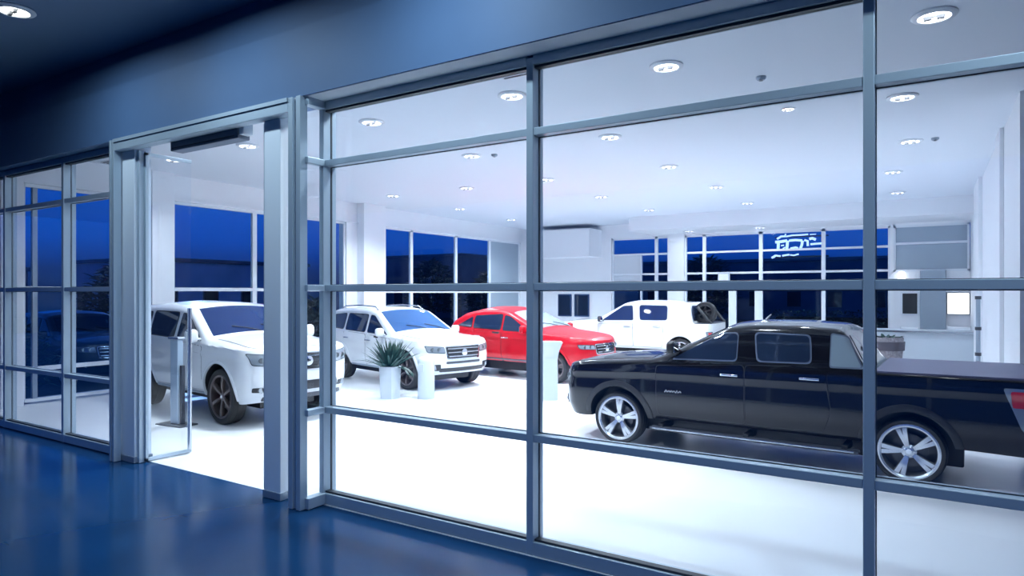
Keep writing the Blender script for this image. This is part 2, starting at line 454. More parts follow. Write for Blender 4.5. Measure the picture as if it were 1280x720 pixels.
# things on the counter
def paper_tray(x, lab, h=.12, wd=.5):
    o = MB().box(x, x+wd, 21.55, 21.9, 1.07, 1.09, .004).box(x, x+.015, 21.55, 21.9, 1.09, 1.07+h).box(x+wd-.015, x+wd, 21.55, 21.9, 1.09, 1.07+h).build('paper_tray', M['pale_panel'])
    tag(o, lab, 'tray')
    MB().box(x+.02, x+wd-.02, 21.57, 21.88, 1.09, 1.07+h*.7).build('paper_stack', M['wall'], o)
paper_tray(.35, 'pale paper tray on the counter under the bright screen', .13, .55)
paper_tray(-.75, 'low pale paper tray on the counter under the black board', .08, .45)
# white lamp on the ledge over the counter
lm = MB().lathe([(.02, 0), (.09, .0), (.10, .02), (.10, .22), (.06, .27), (.0, .28)], 'Z', 24, (-.78, YB-.12, 2.48)).build('wall_lamp', M['screen'], smooth=40)
tag(lm, 'small lit white lamp on the wall above the black board', 'lamp')
MB().box(-.90, -.66, YB-.22, YB-.01, 2.45, 2.48, .004).build('bracket', M['alu_white'], lm)
# white box sign and strip in the back windows
bx = MB().box(-6.36, -5.97, YB-.16, YB-.02, 2.50, 2.80, .01).build('white_box', M['kiosk'])
tag(bx, 'white square box on the back window rail over the doors', 'box')
MB().box(-6.32, -6.01, YB-.166, YB-.16, 2.54, 2.76).build('lid', M['wall'], bx)
# basket in front of counter
bk = empty('basket', (-1.0, 20.2, 0)); tag(bk, 'grey woven basket with dark bands standing before the white counter', 'basket')
MB().lathe([(.24, 0), (.26, .02), (.31, .62), (.30, .64), (.27, .60), (.25, .05)], 'Z', 28).build('body', M['basket'], bk, 40)
MB().lathe([(.305, .40), (.325, .40), (.335, .56), (.315, .56)], 'Z', 28, closed=True).build('band', M['basket_dark'], bk, 40)
pl = MB()
for i in range(26):
    a = random.uniform(0, 2*PI); pl.leaf((.12*math.cos(a), .12*math.sin(a), .5), (math.cos(a)*.7, math.sin(a)*.7, 1), random.uniform(.22, .34), .035, 1.0)
pl.build('plant', M['leaf'], bk, recalc=False)
# slim pole by right wall
po = empty('pole_stand', (XR-.13, 17.3, 0)); tag(po, 'tall slim grey pole stand against the right hand white wall', 'stand')
MB().lathe([(.0, 0), (.12, 0), (.12, .02), (.03, .04), (.0, .04)], 'Z', 24).build('base', M['grey_box'], po, 40)
MB().cyl((0, 0, .03), (0, 0, 1.96), .042).build('pole', M['grey_box'], po, 40)
for z in (.75, 1.3, 1.96): MB().cyl((0, 0, z), (0, 0, z+.07), .058).build('collar', M['charcoal'], po, 40)

# glowing script strokes added behind the back windows, for a reflection in the glass
sg = empty('sign_reflection', (0, YB+.55, 0)); tag(sg, 'glowing white script added behind the back windows, standing in for a reflection', 'reflected_sign')
def sp(u, v):  # strokes measured on a 1280 x 654 sheet covering the lettering's pane
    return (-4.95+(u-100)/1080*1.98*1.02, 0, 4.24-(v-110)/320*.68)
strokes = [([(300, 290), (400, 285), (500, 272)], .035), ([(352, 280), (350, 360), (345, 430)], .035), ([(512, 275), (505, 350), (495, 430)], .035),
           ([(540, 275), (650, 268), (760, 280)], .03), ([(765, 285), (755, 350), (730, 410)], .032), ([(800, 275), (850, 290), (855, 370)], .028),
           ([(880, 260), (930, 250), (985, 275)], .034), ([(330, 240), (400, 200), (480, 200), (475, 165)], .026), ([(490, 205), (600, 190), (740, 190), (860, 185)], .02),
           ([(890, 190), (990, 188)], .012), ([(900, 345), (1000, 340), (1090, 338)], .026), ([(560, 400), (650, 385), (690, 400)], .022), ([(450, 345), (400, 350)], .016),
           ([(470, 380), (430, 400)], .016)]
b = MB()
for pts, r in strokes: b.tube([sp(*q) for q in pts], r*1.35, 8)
b.build('upper_letters', M['reflected_sign'], sg, 40)
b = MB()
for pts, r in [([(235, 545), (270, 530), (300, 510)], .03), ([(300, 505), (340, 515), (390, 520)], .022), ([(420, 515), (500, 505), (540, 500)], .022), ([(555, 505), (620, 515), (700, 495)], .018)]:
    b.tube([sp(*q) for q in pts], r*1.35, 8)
b.build('lower_letters', M['reflected_sign'], sg, 40)
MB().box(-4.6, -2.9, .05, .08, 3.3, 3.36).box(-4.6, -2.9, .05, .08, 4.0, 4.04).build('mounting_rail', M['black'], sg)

# ------------------------------------------------------------------ kiosks, planter
def kiosk_round(loc, lab):
    k = empty('info_post', loc); tag(k, lab, 'post')
    MB().lathe([(0, .0), (.16, 0), (.165, .01), (.165, .74), (.155, .79), (.12, .825), (.06, .84), (0, .842)], 'Z', 36).build('body', M['kiosk'], k, 50)
    MB().lathe([(0, 0), (.17, 0), (.17, .02), (0, .02)], 'Z', 36).build('base', M['pale_panel'], k, 40)
    MB().box(-.07, .07, -.172, -.158, .55, .7, .004).build('info_plate', M['pale_panel'], k)
kiosk_round((-8.47, 10.16, 0), 'short white round topped post in front of second white SUV')
k = empty('info_stand', (-6.33, 11.33, 0), .45); tag(k, 'white info stand with flared tilted head before the red car', 'stand')
MB().prism([(-.17, 0), (.17, 0), (.16, .78), (.19, .95), (.26, 1.12), (.22, 1.15), (-.13, 1.15), (-.15, 1.1), (-.12, .9), (-.13, .75)], 'Y', -.11, .11).build('body', M['kiosk'], k)
MB().box(-.2, .2, -.14, .14, 0, .015, .004).build('base', M['pale_panel'], k)
MB().box(-.09, .09, -.114, -.108, .85, 1.05).build('info_plate', M['pale_panel'], k)
k = empty('info_pedestal', (-10.15, 6.02, 0), .1); tag(k, 'slim grey pedestal standing beside the white SUV behind glass door', 'pedestal')
MB().box(-.09, .09, -.05, .05, .02, 1.36, .012).build('column', M['pale_metal'], k)
MB().box(-.30, .30, -.16, .16, 0, .02, .006).build('base', M['charcoal'], k)
MB().box(.10, .15, -.02, .04, .02, .95, .006).build('support', M['charcoal'], k)
MB().box(-.12, .12, -.07, .07, 1.36, 1.40, .008).build('top_plate', M['steel'], k)

pt = empty('potted_plant', (-9.12, 9.82, 0), .35); tag(pt, 'spiky dark green plant in tall white planter', 'plant')
hexa = [(.235*math.cos(PI/3*i), .235*math.sin(PI/3*i)) for i in range(6)]
b = MB(); lo = [b.bm.verts.new((x*.86, y*.86, 0)) for x, y in hexa]; hi = [b.bm.verts.new((x, y, .64)) for x, y in hexa]
ih = [b.bm.verts.new((x*.88, y*.88, .64)) for x, y in hexa]; il = [b.bm.verts.new((x*.86, y*.86, .56)) for x, y in hexa]
for A, B in ((lo, hi), (hi, ih), (ih, il)):
    for i in range(6): b.bm.faces.new((A[i], A[(i+1) % 6], B[(i+1) % 6], B[i]))
b.bm.faces.new(lo[::-1]); b.build('planter', M['planter'], pt)
MB().lathe([(0, .55), (.2, .55), (.2, .58), (0, .59)], 'Z', 6).build('soil', M['soil'], pt)
b = MB(); rnd = random.Random(3)
for i in range(74):
    a = rnd.uniform(0, 2*PI); tilt = rnd.uniform(.15, 1.05); r = rnd.uniform(0, .12)
    b.leaf((r*math.cos(a), r*math.sin(a), .56), (math.sin(tilt)*math.cos(a), math.sin(tilt)*math.sin(a), math.cos(tilt)), rnd.uniform(.46, .74), rnd.uniform(.024, .036), rnd.uniform(.1, .8))
# drooping fronds on one side
for i in range(22):
    a = rnd.uniform(-.4, .9); b.leaf((.1*math.cos(a), .1*math.sin(a), .57), (math.cos(a), math.sin(a), .5), rnd.uniform(.4, .55), .03, 2.2)
fo = b.build('leaves', M['leaf'], pt, recalc=False)

# ------------------------------------------------------------------ vehicles
def lerp_pts(pts):
    xs_ = [p[0] for p in pts]; zs_ = [p[1] for p in pts]
    if xs_[0] > xs_[-1]: xs_ = xs_[::-1]; zs_ = zs_[::-1]
    def f(x):
        if x <= xs_[0]: return zs_[0]
        if x >= xs_[-1]: return zs_[-1]
        for i in range(len(xs_)-1):
            if x <= xs_[i+1]:
                t = (x-xs_[i])/max(1e-9, xs_[i+1]-xs_[i]); return zs_[i]+(zs_[i+1]-zs_[i])*t
    return f
def smooth_fn(pts, sig, x0, x1, n=700):
    f = lerp_pts(pts); dx = (x1-x0)/n; k = max(1, int(3*sig/dx))
    raw = [f(x0+i*dx) for i in range(n+1)]
    wts = [math.exp(-.5*(j*dx/sig)**2) for j in range(-k, k+1)]; sw = sum(wts)
    sm = [sum(w_*raw[min(n, max(0, i+j))] for w_, j in zip(wts, range(-k, k+1)))/sw for i in range(n+1)]
    def g(x):
        t = min(max((x-x0)/dx, 0), n-1e-6); i = int(t); return sm[i]+(sm[i+1]-sm[i])*(t-i)
    return g
def sstep(t): t = min(1, max(0, t)); return t*t*(3-2*t)
def clampf(v, a, b): return max(a, min(b, v))

class Car:
    def __init__(s, **k):
        s.__dict__.update(k)
        s.xn, s.xt = s.nose, -s.wb-s.tail
        s.zt = smooth_fn(s.top, getattr(s, 'sig', .035), s.xt, s.xn)
        s.zb = smooth_fn(s.bot, .05, s.xt, s.xn)
        s.bl = lerp_pts(s.belt); s.rrf = lerp_pts(s.rr); s.rk = lerp_pts(s.rake); s.trk = lerp_pts(s.trake)
        s.crf = lerp_pts(s.crown)
    def W(s, x):
        w_ = 1.
        d = s.xn-x
        if d < s.Lf: w_ *= max(0, 1-(1-d/s.Lf)**s.nf)**(1/s.nf)
        d = x-s.xt
        if d < s.Lr: w_ *= max(0, 1-(1-d/s.Lr)**s.nr)**(1/s.nr)
        return s.W0*w_
    def wy(s, x, z, top=True):
        W = s.W(x); k = W/s.W0; zb, zt, bl = s.zb(x), s.zt(x), s.bl(x)
        ins = 0
        zm = s.zmid
        if z < zm: ins += s.sill*((zm-z)/max(.05, zm-zb))**2
        zsh = bl-.13
        ins -= .016*math.exp(-((z-zsh)/.05)**2)
        if z > bl: ins += s.tum*(z-bl)+.02*sstep((z-bl)/.05)
        elif z > zm: ins += s.flank*((z-zm)/(bl-zm))**2
        rr = min(s.rrf(x), .45*max(W, .001), .45*(zt-zb))
        if top and z > zt-rr:
            q = min(1, (z-(zt-rr))/rr); ins += rr*(1-math.sqrt(max(0, 1-q*q)))/max(k, .05)
        return max(0, W-ins*k)
    def ye(s, x): return s.wy(x, s.zt(x))
    def warp(s, p):
        x, y, z = p
        B = sstep((x-(s.xn-.75))/.75); T = sstep(((s.xt+.75)-x)/.75)
        return Vector((x-s.rk(z)*B+s.trk(z)*T, y, z))
    def side(s, x, z, sg): return s.warp((x, sg*s.wy(x, z), z))
    def topp(s, x, fy):
        return s.warp((x, fy*s.ye(x), s.zt(x)+s.crf(x)*(1-fy*fy)*min(1, s.W(x)/s.W0*1.2)))
    def front(s, y, z, tail=False):
        a, b_ = (s.xn, s.xn-s.Lf) if not tail else (s.xt, s.xt+s.Lr)
        yy = abs(y)
        for _ in range(26):
            m_ = (a+b_)/2
            if s.wy(m_, z, False) < yy: a = m_
            else: b_ = m_
        return s.warp(((a+b_)/2, y, z))
    def body_mesh(s):
        bm = bmesh.new()
        st = []
        nF, nR, nM = 22, 20, 110
        for i in range(nF): st.append(s.xn-s.Lf*(1-math.cos(i/nF*PI/2)))
        a, b_ = s.xn-s.Lf, s.xt+s.Lr
        for i in range(nM): st.append(a+(b_-a)*i/nM)
        for i in range(nR+1): st.append(s.xt+s.Lr*(1-math.sin(i/nR*PI/2)))
        rings = []
        for x in st:
            zb, zt = s.zb(x), s.zt(x); W = s.W(x)
            rr = min(s.rrf(x), .45*max(W, .001), .45*(zt-zb))
            half = []
            yb = s.wy(x, zb)
            for fq in (0, .5, .9): half.append((fq*yb, zb))
            for j in range(22): z = zb+(zt-rr-zb)*j/22; half.append((s.wy(x, z), z))
            for j in range(8): z = zt-rr+rr*math.sin(j/7*PI/2); half.append((s.wy(x, z), z))
            pts = [Vector((x, y, z)) for y, z in half]
            for fy in (.85, .68, .5, .34, .17, 0): pts.append(Vector((x, fy*s.ye(x), zt+s.crf(x)*(1-fy*fy)*min(1, W/s.W0*1.2))))
            ring = [s.warp(p_) for p_ in pts]
            full = ring+[Vector((p_.x, -p_.y, p_.z)) for p_ in ring[-2:0:-1]]
            rings.append([bm.verts.new(p_) for p_ in full])
        n = len(rings[0])
        for A, B in zip(rings, rings[1:]):
            for i in range(n): bm.faces.new((A[i], A[(i+1) % n], B[(i+1) % n], B[i]))
        bmesh.ops.remove_doubles(bm, verts=bm.verts, dist=2e-4)
        bmesh.ops.dissolve_degenerate(bm, edges=bm.edges, dist=1e-5)
        bmesh.ops.recalc_face_normals(bm, faces=bm.faces)
        me = bpy.data.meshes.new('body'); bm.to_mesh(me); bm.free()
        return me
    def build_body(s, paint, parent):
        me = s.body_mesh(); me.materials.append(paint); me.materials.append(M['black'])
        o = bpy.data.objects.new('body', me); COL.objects.link(o)
        cut = MB()
        for x in (0, -s.wb):
            for sg in (1, -1):
                cut.cyl((x, sg*(s.W0-.30), s.R+.02), (x, sg*(s.W0+.3), s.R+.02), s.arch, n=56)
        co = cut.build('cutter', M['black'])
        md = o.modifiers.new('b', 'BOOLEAN'); md.operation = 'DIFFERENCE'; md.solver = 'EXACT'; md.object = co
        try: md.material_mode = 'TRANSFER'
        except Exception: pass
        dg = bpy.context.evaluated_depsgraph_get()
        ne = bpy.data.meshes.new_from_object(o.evaluated_get(dg))
        o.modifiers.clear(); o.data = ne
        bpy.data.objects.remove(co); ne.name = 'body'
        ne.polygons.foreach_set('use_smooth', [True]*len(ne.polygons))
        ne.set_sharp_from_angle(angle=math.radians(34))
        o.parent = parent
        return o
    # ---- patches on the skin
    def patch(s, fn, cols, off, th=.012, nv=7):
        """cols: list of (u, vlo, vhi); fn(u, v) -> point on the skin"""
        b = MB(); outer, inner = [], []
        e = .004
        for u, a, c in cols:
            ro, ri = [], []
            for j in range(nv+1):
                v = a+(c-a)*j/nv
                p = fn(u, v); du = fn(u+e, v)-fn(u-e, v); dv = fn(u, v+e)-fn(u, v-e)
                n = du.cross(dv)
                n = n.normalized() if n.length > 1e-10 else Vector((0, 0, 1))
                ref = p-Vector((clampf(p.x, -s.wb*.85, -.1), 0, clampf(p.z, .4, s.zmid+.15)))
                if n.dot(ref) < 0: n = -n
                ro.append(b.bm.verts.new(p+n*off)); ri.append(b.bm.verts.new(p+n*(off-th)))
            outer.append(ro); inner.append(ri)
        m_ = len(cols)
        for i in range(m_-1):
            for j in range(nv):
                b.bm.faces.new((outer[i][j], outer[i+1][j], outer[i+1][j+1], outer[i][j+1]))
        for i in range(m_-1):
            b.bm.faces.new((outer[i][0], inner[i][0], inner[i+1][0], outer[i+1][0]))
            b.bm.faces.new((outer[i][nv], outer[i+1][nv], inner[i+1][nv], inner[i][nv]))
        for j in range(nv):
            b.bm.faces.new((outer[0][j], outer[0][j+1], inner[0][j+1], inner[0][j]))
            b.bm.faces.new((outer[-1][j], inner[-1][j], inner[-1][j+1], outer[-1][j+1]))
        return b

def round_poly(P, r, k=5):
    out = []; n = len(P)
    for i in range(n):
        p = Vector((*P[i], 0)); a = Vector((*P[i-1], 0)); b = Vector((*P[(i+1) % n], 0))
        da, db = a-p, b-p; rr = min(r, da.length*.45, db.length*.45)
        s0, s1 = p+da.normalized()*rr, p+db.normalized()*rr
        for j in range(k+1):
            t = j/k; q = s0*(1-t)**2+p*2*t*(1-t)+s1*t*t; out.append((q.x, q.y))
    return out
def grow(P, d):
    cx = sum(p[0] for p in P)/len(P); cy = sum(p[1] for p in P)/len(P)
    hx = max(p[0] for p in P)-min(p[0] for p in P); hy = max(p[1] for p in P)-min(p[1] for p in P)
    return [(cx+(p[0]-cx)*(1+2*d/hx), cy+(p[1]-cy)*(1+2*d/hy)) for p in P]
def columns(P, n=26):
    x0, x1 = min(p[0] for p in P), max(p[0] for p in P); out = []
    for i in range(n+1):
        x = x0+(x1-x0)*(.5-.5*math.cos(PI*i/n)); x = clampf(x, x0+1e-4, x1-1e-4); hits = []
        for a, b in zip(P, P[1:]+P[:1]):
            if (a[0] <= x) != (b[0] <= x): hits.append(a[1]+(b[1]-a[1])*(x-a[0])/(b[0]-a[0]))
        if len(hits) >= 2: out.append((x, min(hits), max(hits)))
    return out

def make_wheel(R, rim, wid, style, m_rim):
    """meshes for a wheel whose outer face looks along +y; returns tyre mesh object (with rim child) centred at the origin"""
    w2 = wid/2
    t = MB().lathe([(rim-.01, -w2*.8), (rim+.02, -w2*.95), (R*.93, -w2), (R*.985, -w2*.86), (R, -w2*.6), (R-.008, -w2*.25), (R, -w2*.2), (R, w2*.2), (R-.008, w2*.25),
                    (R, w2*.6), (R*.985, w2*.86), (R*.93, w2), (rim+.05, w2*1.02), (rim+.02, w2*.95), (rim-.01, w2*.8)], 'Y', 56, closed=True).build('wheel', M['tyre'], smooth=40)
    b = MB().lathe([(rim+.008, w2*.80), (rim+.012, w2*.93), (rim-.004, w2*.95), (rim-.022, w2*.86), (rim-.03, w2*.3), (rim-.04, -w2*.7), (rim+.0, -w2*.7)], 'Y', 56, closed=True)
    b.lathe([(0, w2*.72), (.035, w2*.72), (.05, w2*.66), (.075, w2*.55), (.08, w2*.2), (0, w2*.2)], 'Y', 28)
    def spoke(a0, wi, wo, skew=0):
        ca, sa = math.cos(a0), math.sin(a0)
        def P(r, wv, y):
            return b.bm.verts.new((r*ca-wv*sa, y, r*sa+wv*ca))
        sec = []
        for f_ in (0, .35, .7, 1):
            r = .05+(rim-.075)*f_; wv = wi+(wo-wi)*f_; sh = skew*f_
            yo = w2*(.62+.10*math.sin(PI*f_)+.18*f_); 
            sec.append([P(r, -wv*.75+sh, yo), P(r, wv*.75+sh, yo), P(r, wv+sh, yo-.02), P(r, wv+sh, yo-.05), P(r, -wv+sh, yo-.05), P(r, -wv+sh, yo-.02)])
        for A, B in zip(sec, sec[1:]):
            for i in range(6): b.bm.faces.new((A[i], A[(i+1) % 6], B[(i+1) % 6], B[i]))
        b.bm.faces.new(sec[0]); b.bm.faces.new(sec[-1][::-1])
    off = PI/2+.06
    if style == 'five':
        for i in range(5):
            a = off+2*PI*i/5
            spoke(a+.075, .020, .031, .012); spoke(a-.075, .020, .031, -.012)
    else:
        for i in range(6):
            a = off+2*PI*i/6; spoke(a, .020, .034)
            
    r_ = b.build('rim', m_rim, t, smooth=35)
    d = MB().lathe([(0, -w2*.05), (rim*.62, -w2*.05), (rim*.62, .01-w2*.05), (0, .01-w2*.05)], 'Y', 36)
    d.lathe([(rim*.9, -w2*.66), (0, -w2*.66), (0, -w2*.6), (rim*.9, -w2*.6)], 'Y', 36)
    d.build('brake_disc', M['disc'], t, smooth=40)
    b = MB()
    for i in range(5):
        a = off+2*PI*(i+.5)/5; b.cyl((.05*math.cos(a), w2*.5, .05*math.sin(a)), (.05*math.cos(a), w2*.72, .05*math.sin(a)), .007, n=8)
    b.cyl((0, w2*.5, 0), (0, w2*.78, 0), .028, n=20)
    b.build('hub_cap', M['chrome'], t, smooth=40)
    return t

def build_car(name, car, paint, loc, yaw, label, cat):
    root = empty(name, loc, yaw); tag(root, label, cat)
    c = car
    c.build_body(paint, root)
    S = {1: lambda x, z: c.side(x, z, 1), -1: lambda x, z: c.side(x, z, -1)}
    # side windows + surrounds
    for sg in (1, -1):
        for wi_, (P, r) in enumerate(c.windows):
            Q = round_poly(P, r)
            tr = c.patch(S[sg], columns(grow(Q, .018)), .006).build('window_trim', c.m_trim, root, 40)
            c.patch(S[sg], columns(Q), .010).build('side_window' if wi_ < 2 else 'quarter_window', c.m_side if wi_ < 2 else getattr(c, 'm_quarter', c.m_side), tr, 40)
        for P, hx, hz in c.doors:
            Q = round_poly(P, .05)
            c.patch(S[sg], columns(grow(Q, .007)), .0012, nv=12).build('door_seam', M['black'], root, 40)
            d = c.patch(S[sg], columns(Q), .004, nv=16).build('door', paint, root, 40)
            y = c.wy(hx, hz); 
            hb = MB().box(hx-.11, hx+.11, sg*(y+.012)-.012, sg*(y+.012)+.022*1, hz-.014, hz+.014, .008)
            hb.build('door_handle', c.m_handle, d, 50)
        # cladding along the sill
        if c.clad:
            x0, x1 = -c.arch-.02, -c.wb+c.arch+.02
            n = 16; cols = [(x0+(x1-x0)*i/n, c.zb(x0+(x1-x0)*i/n)+.01, c.clad) for i in range(n+1)]
            c.patch(S[sg], cols, .012).build('sill_trim', c.m_clad, root, 40)
        # wheel arch lips
        for x in (0, -c.wb):
            b = MB(); A, B = [], []
            k = 30; a0 = -.12; zc = c.R+.02
            prev = None
            for i in range(k+1):
                a = a0+(PI-2*a0)*i/k
                row = []
                for rr_, of in ((c.arch-.004, -.02), (c.arch-.004, .016), (c.arch+c.lip*.5, .022), (c.arch+c.lip, .010), (c.arch+c.lip, -.01)):
                    px, pz = x+rr_*math.cos(a), max(c.zb(x)+.02, zc+rr_*math.sin(a))
                    px = clampf(px, c.xt+.05, c.xn-.05)
                    p = c.side(px, min(pz, c.zt(px)-.02), sg); p.y += sg*of
                    row.append(b.bm.verts.new(p))
                if prev:
                    for j in range(4): b.bm.faces.new((prev[j], prev[j+1], row[j+1], row[j]))
                prev = row
            b.build('wheel_arch', c.m_arch, root, 40)
        # mirror
        mx, mz = c.mirror; y = c.wy(mx, mz)
        b = MB().tube([(mx, sg*(y-.03), mz-.02), (mx+.02, sg*(y+.09), mz+.01)], .022)
        bb = bmesh.ops.create_uvsphere(b.bm, u_segments=20, v_segments=12, radius=1)
        for v in bb['verts']:
            q = v.co
            px = math.copysign(abs(q.x)**.7, q.x); py = math.copysign(abs(q.y)**.6, q.y); pz = math.copysign(abs(q.z)**.6, q.z)
            v.co = Vector((mx+.03+.075*px*(1 if q.x > 0 else .5), sg*(y+.17)+.105*py, mz+.05+.085*c.mir_s*pz))
        mo = b.build('mirror', c.m_mirror, root, 50)
        MB().box(mx-.012, mx-.006, sg*(y+.17)-.085, sg*(y+.17)+.085, mz-.015, mz+.115, .002).build('mirror_glass', M['chrome'], mo)
        # rails
        if c.rails:
            xa, xb = c.rails; pts = []
            for i in range(13):
                x = xa+(xb-xa)*i/12; p = c.topp(x, .93*sg); e_ = .0 if i in (0, 12) else .055
                pts.append((p.x, p.y, p.z+e_))
            MB().tube(pts, .016).build('roof_rail', c.m_rail, root, 40)
        if c.step:
            x0, x1 = -c.arch-.05, -c.wb+c.arch+.05; y = c.W0-.06
            b = MB().box(x1, x0, sg*y-.07, sg*y+.07, c.step-.025, c.step+.02, .018)
            st = b.build('side_step', M['charcoal'], root, 40)
            MB().box(x1+.05, x0-.05, sg*(y+.068)-.006, sg*(y+.068)+.006, c.step-.008, c.step+.014, .004).build('step_edge', M['steel'], st, 40)
            b = MB()
            for xx in (x0-.15, (x0+x1)/2, x1+.15):
                b = MB(); b.box(xx-.03, xx+.03, sg*(y-.35)-.02 if sg > 0 else sg*(y-.0)-.02, sg*(y-.0)+.02 if sg > 0 else sg*(y-.35)+.02, c.step-.015, c.step+.06)
                b.build('step_bracket', M['black'], root)
        # head and tail lamps
        P = [(y_*sg, z_) for y_, z_ in c.headlamp]
        Fr = lambda y_, z_: c.front(y_, z_)
        Q = round_poly(P, .03)
        hl = c.patch(Fr, columns(grow(Q, .012)), .006).build('headlight', M['black'], root, 40)
        c.patch(Fr, columns(Q), .012).build('headlight_lens', M['lamp_glass'], hl, 40)
        cy, cz = sum(p[0] for p in P)/len(P), sum(p[1] for p in P)/len(P)
        for dy in (-.07, .06):
            p = c.front(cy+dy*1, cz)
            MB().cyl((p.x-.03, p.y, p.z), (p.x+.016, p.y, p.z), .042, n=20).build('headlight_projector', M['lamp_dark'], hl, 40)
        Q = round_poly([(y_*sg, z_) for y_, z_ in c.fog], .02)
        fg = c.patch(Fr, columns(Q), .008).build('fog_light', M['black'], root, 40)
        cy, cz = sum(p[0] for p in Q)/len(Q), sum(p[1] for p in Q)/len(Q); p = c.front(cy, cz)
        MB().cyl((p.x-.03, p.y, p.z), (p.x+.014, p.y, p.z), .045, n=20).build('fog_lens', M['lamp_glass'], fg, 40)
        # tail lamp: on the corner, wraps on to the flank
        T = round_poly(c.taillamp, .03)
        tl = c.patch(S[sg], columns(T), .012).build('taillight', M['lamp_glass'], root, 40)
        z0, z1 = min(p[1] for p in T), max(p[1] for p in T)
        xr = [p[0] for p in T]; xm0, xm1 = min(xr), max(xr)
        U = [(xm0+.012, z0+(z1-z0)*.55), (xm1-.07, z0+(z1-z0)*.55), (xm1-.055, z1-.03), (xm0+.012, z1-.03)]
        c.patch(S[sg], columns(round_poly(U, .02)), .017).build('tail_lens', M['lamp_red'], tl, 40)
    # windscreen, rear screen, hood
    xa, xb, fy = c.screen
    n = 14
    def scr(xa, xb, fy0, fy1, bow=0):
        return [(xa+(xb-xa)*i/n, -(fy0+(fy1-fy0)*i/n), fy0+(fy1-fy0)*i/n) for i in range(n+1)]
    c.patch(c.topp, scr(xa, xb, fy[0], fy[1]), .006, nv=14).build('windscreen', c.m_screen, root, 40)
    b = MB()
    for f0, f1 in ((.72, .15), (.05, -.5)):
        p0, p1 = c.topp(xa+.02, f0), c.topp(xa-.16, f1)
        b.tube([p0+Vector((0, 0, .018)), p0*.5+p1*.5+Vector((0, 0, .03)), p1+Vector((0, 0, .02))], .009, 6)
    b.build('wiper', M['black'], root, 40)
    if c.rear:
        c.patch(c.topp, scr(c.rear[0], c.rear[1], c.rear[2], c.rear[3]), .006, nv=14).build('rear_screen', M['cglass'], root, 40)
    ha, hb_ = c.hood
    c.patch(c.topp, [(ha+(hb_-ha)*i/16, -.97, .97) for i in range(17)], .0012, nv=16).build('hood_seam', M['black'], root, 40)
    c.patch(c.topp, [(ha+.006+(hb_-ha-.012)*i/16, -.955, .955) for i in range(17)], .004, nv=16).build('hood', paint, root, 40)
    # grille and bumper
    Fr = lambda y_, z_: c.front(y_, z_)
    P = [(y_, z_) for y_, z_ in c.grille]
    full = P+[(-y_, z_) for y_, z_ in P[::-1]]
    Q = round_poly(full, .03)
    fr = c.patch(Fr, columns(grow(Q, .02)), .010, nv=10).build('grille', c.m_gframe, root, 40)
    c.patch(Fr, columns(Q), .016, nv=10).build('grille_mesh', M['black'], fr, 40)
    zlo, zhi = min(p[1] for p in Q), max(p[1] for p in Q); nb = c.gbars
    for i in range(nb):
        z = zlo+(zhi-zlo)*(i+.5)/nb; hh = (zhi-zlo)/nb*.13
        wds = [p for p in columns(Q, 40) if p[1] < z < p[2]]
        if len(wds) < 3: continue
        y0_, y1_ = wds[0][0]+.02, wds[-1][0]-.02
        c.patch(Fr, [(y0_+(y1_-y0_)*j/16, z-hh, z+hh) for j in range(17)], .026, nv=2).build('grille_bar', c.m_gbar, fr, 40)
    p = c.front(0, (zlo+zhi)/2)
    em = MB().lathe([(0, .0), (.07, .0), (.075, .006), (.05, .012), (0, .014)], 'Z', 28).build('emblem', M['chrome'], fr, 40)
    em.matrix_local = Matrix.Translation((p.x+.026, 0, p.z)) @ Matrix.Rotation(PI/2, 4, 'Y')
    for Pz in c.bumper_slots:
        P, mm = Pz
        full = P+[(-y_, z_) for y_, z_ in P[::-1]]
        c.patch(Fr, columns(round_poly(full, .025)), .010, nv=6).build('bumper_intake', mm, root, 40)
    # tailgate seam and bumper
    Bk = lambda y_, z_: c.front(y_, z_, True)
    gz0, gz1 = c.gate
    c.patch(Bk, columns(round_poly([(-c.W0*.8, gz0), (c.W0*.8, gz0), (c.W0*.76, gz1), (-c.W0*.76, gz1)], .05)), .006, nv=8).build('tailgate', paint, root, 40)
    c.patch(Bk, [(-c.W0*.9+c.W0*1.8*i/20, c.zb(c.xt)+.02, c.zb(c.xt)+.22) for i in range(21)], .02, nv=4).build('rear_bumper', c.m_clad, root, 40)
    # underside
    MB().box(-c.wb-.5, .45, -.5, .5, max(.17, c.R-.2), c.zb(-c.wb/2)+.03, .02).build('chassis', M['black'], root)
    # wheels
    wh = make_wheel(c.R, c.rim, c.tw, c.wstyle, c.m_rim)
    first = True
    for x in (0, -c.wb):
        for sg in (1, -1):
            if first: o = wh; kids = list(wh.children); first = False
            else:
                o = wh.copy(); COL.objects.link(o)
                for k_ in kids:
                    q = k_.copy(); COL.objects.link(q); q.parent = o; q.matrix_parent_inverse = Matrix()
            o.parent = root; o.location = (x, sg*(c.W0-.035-c.tw/2), c.R)
            o.rotation_euler = (0, .35*(x != 0), 0 if sg > 0 else PI)
    return root

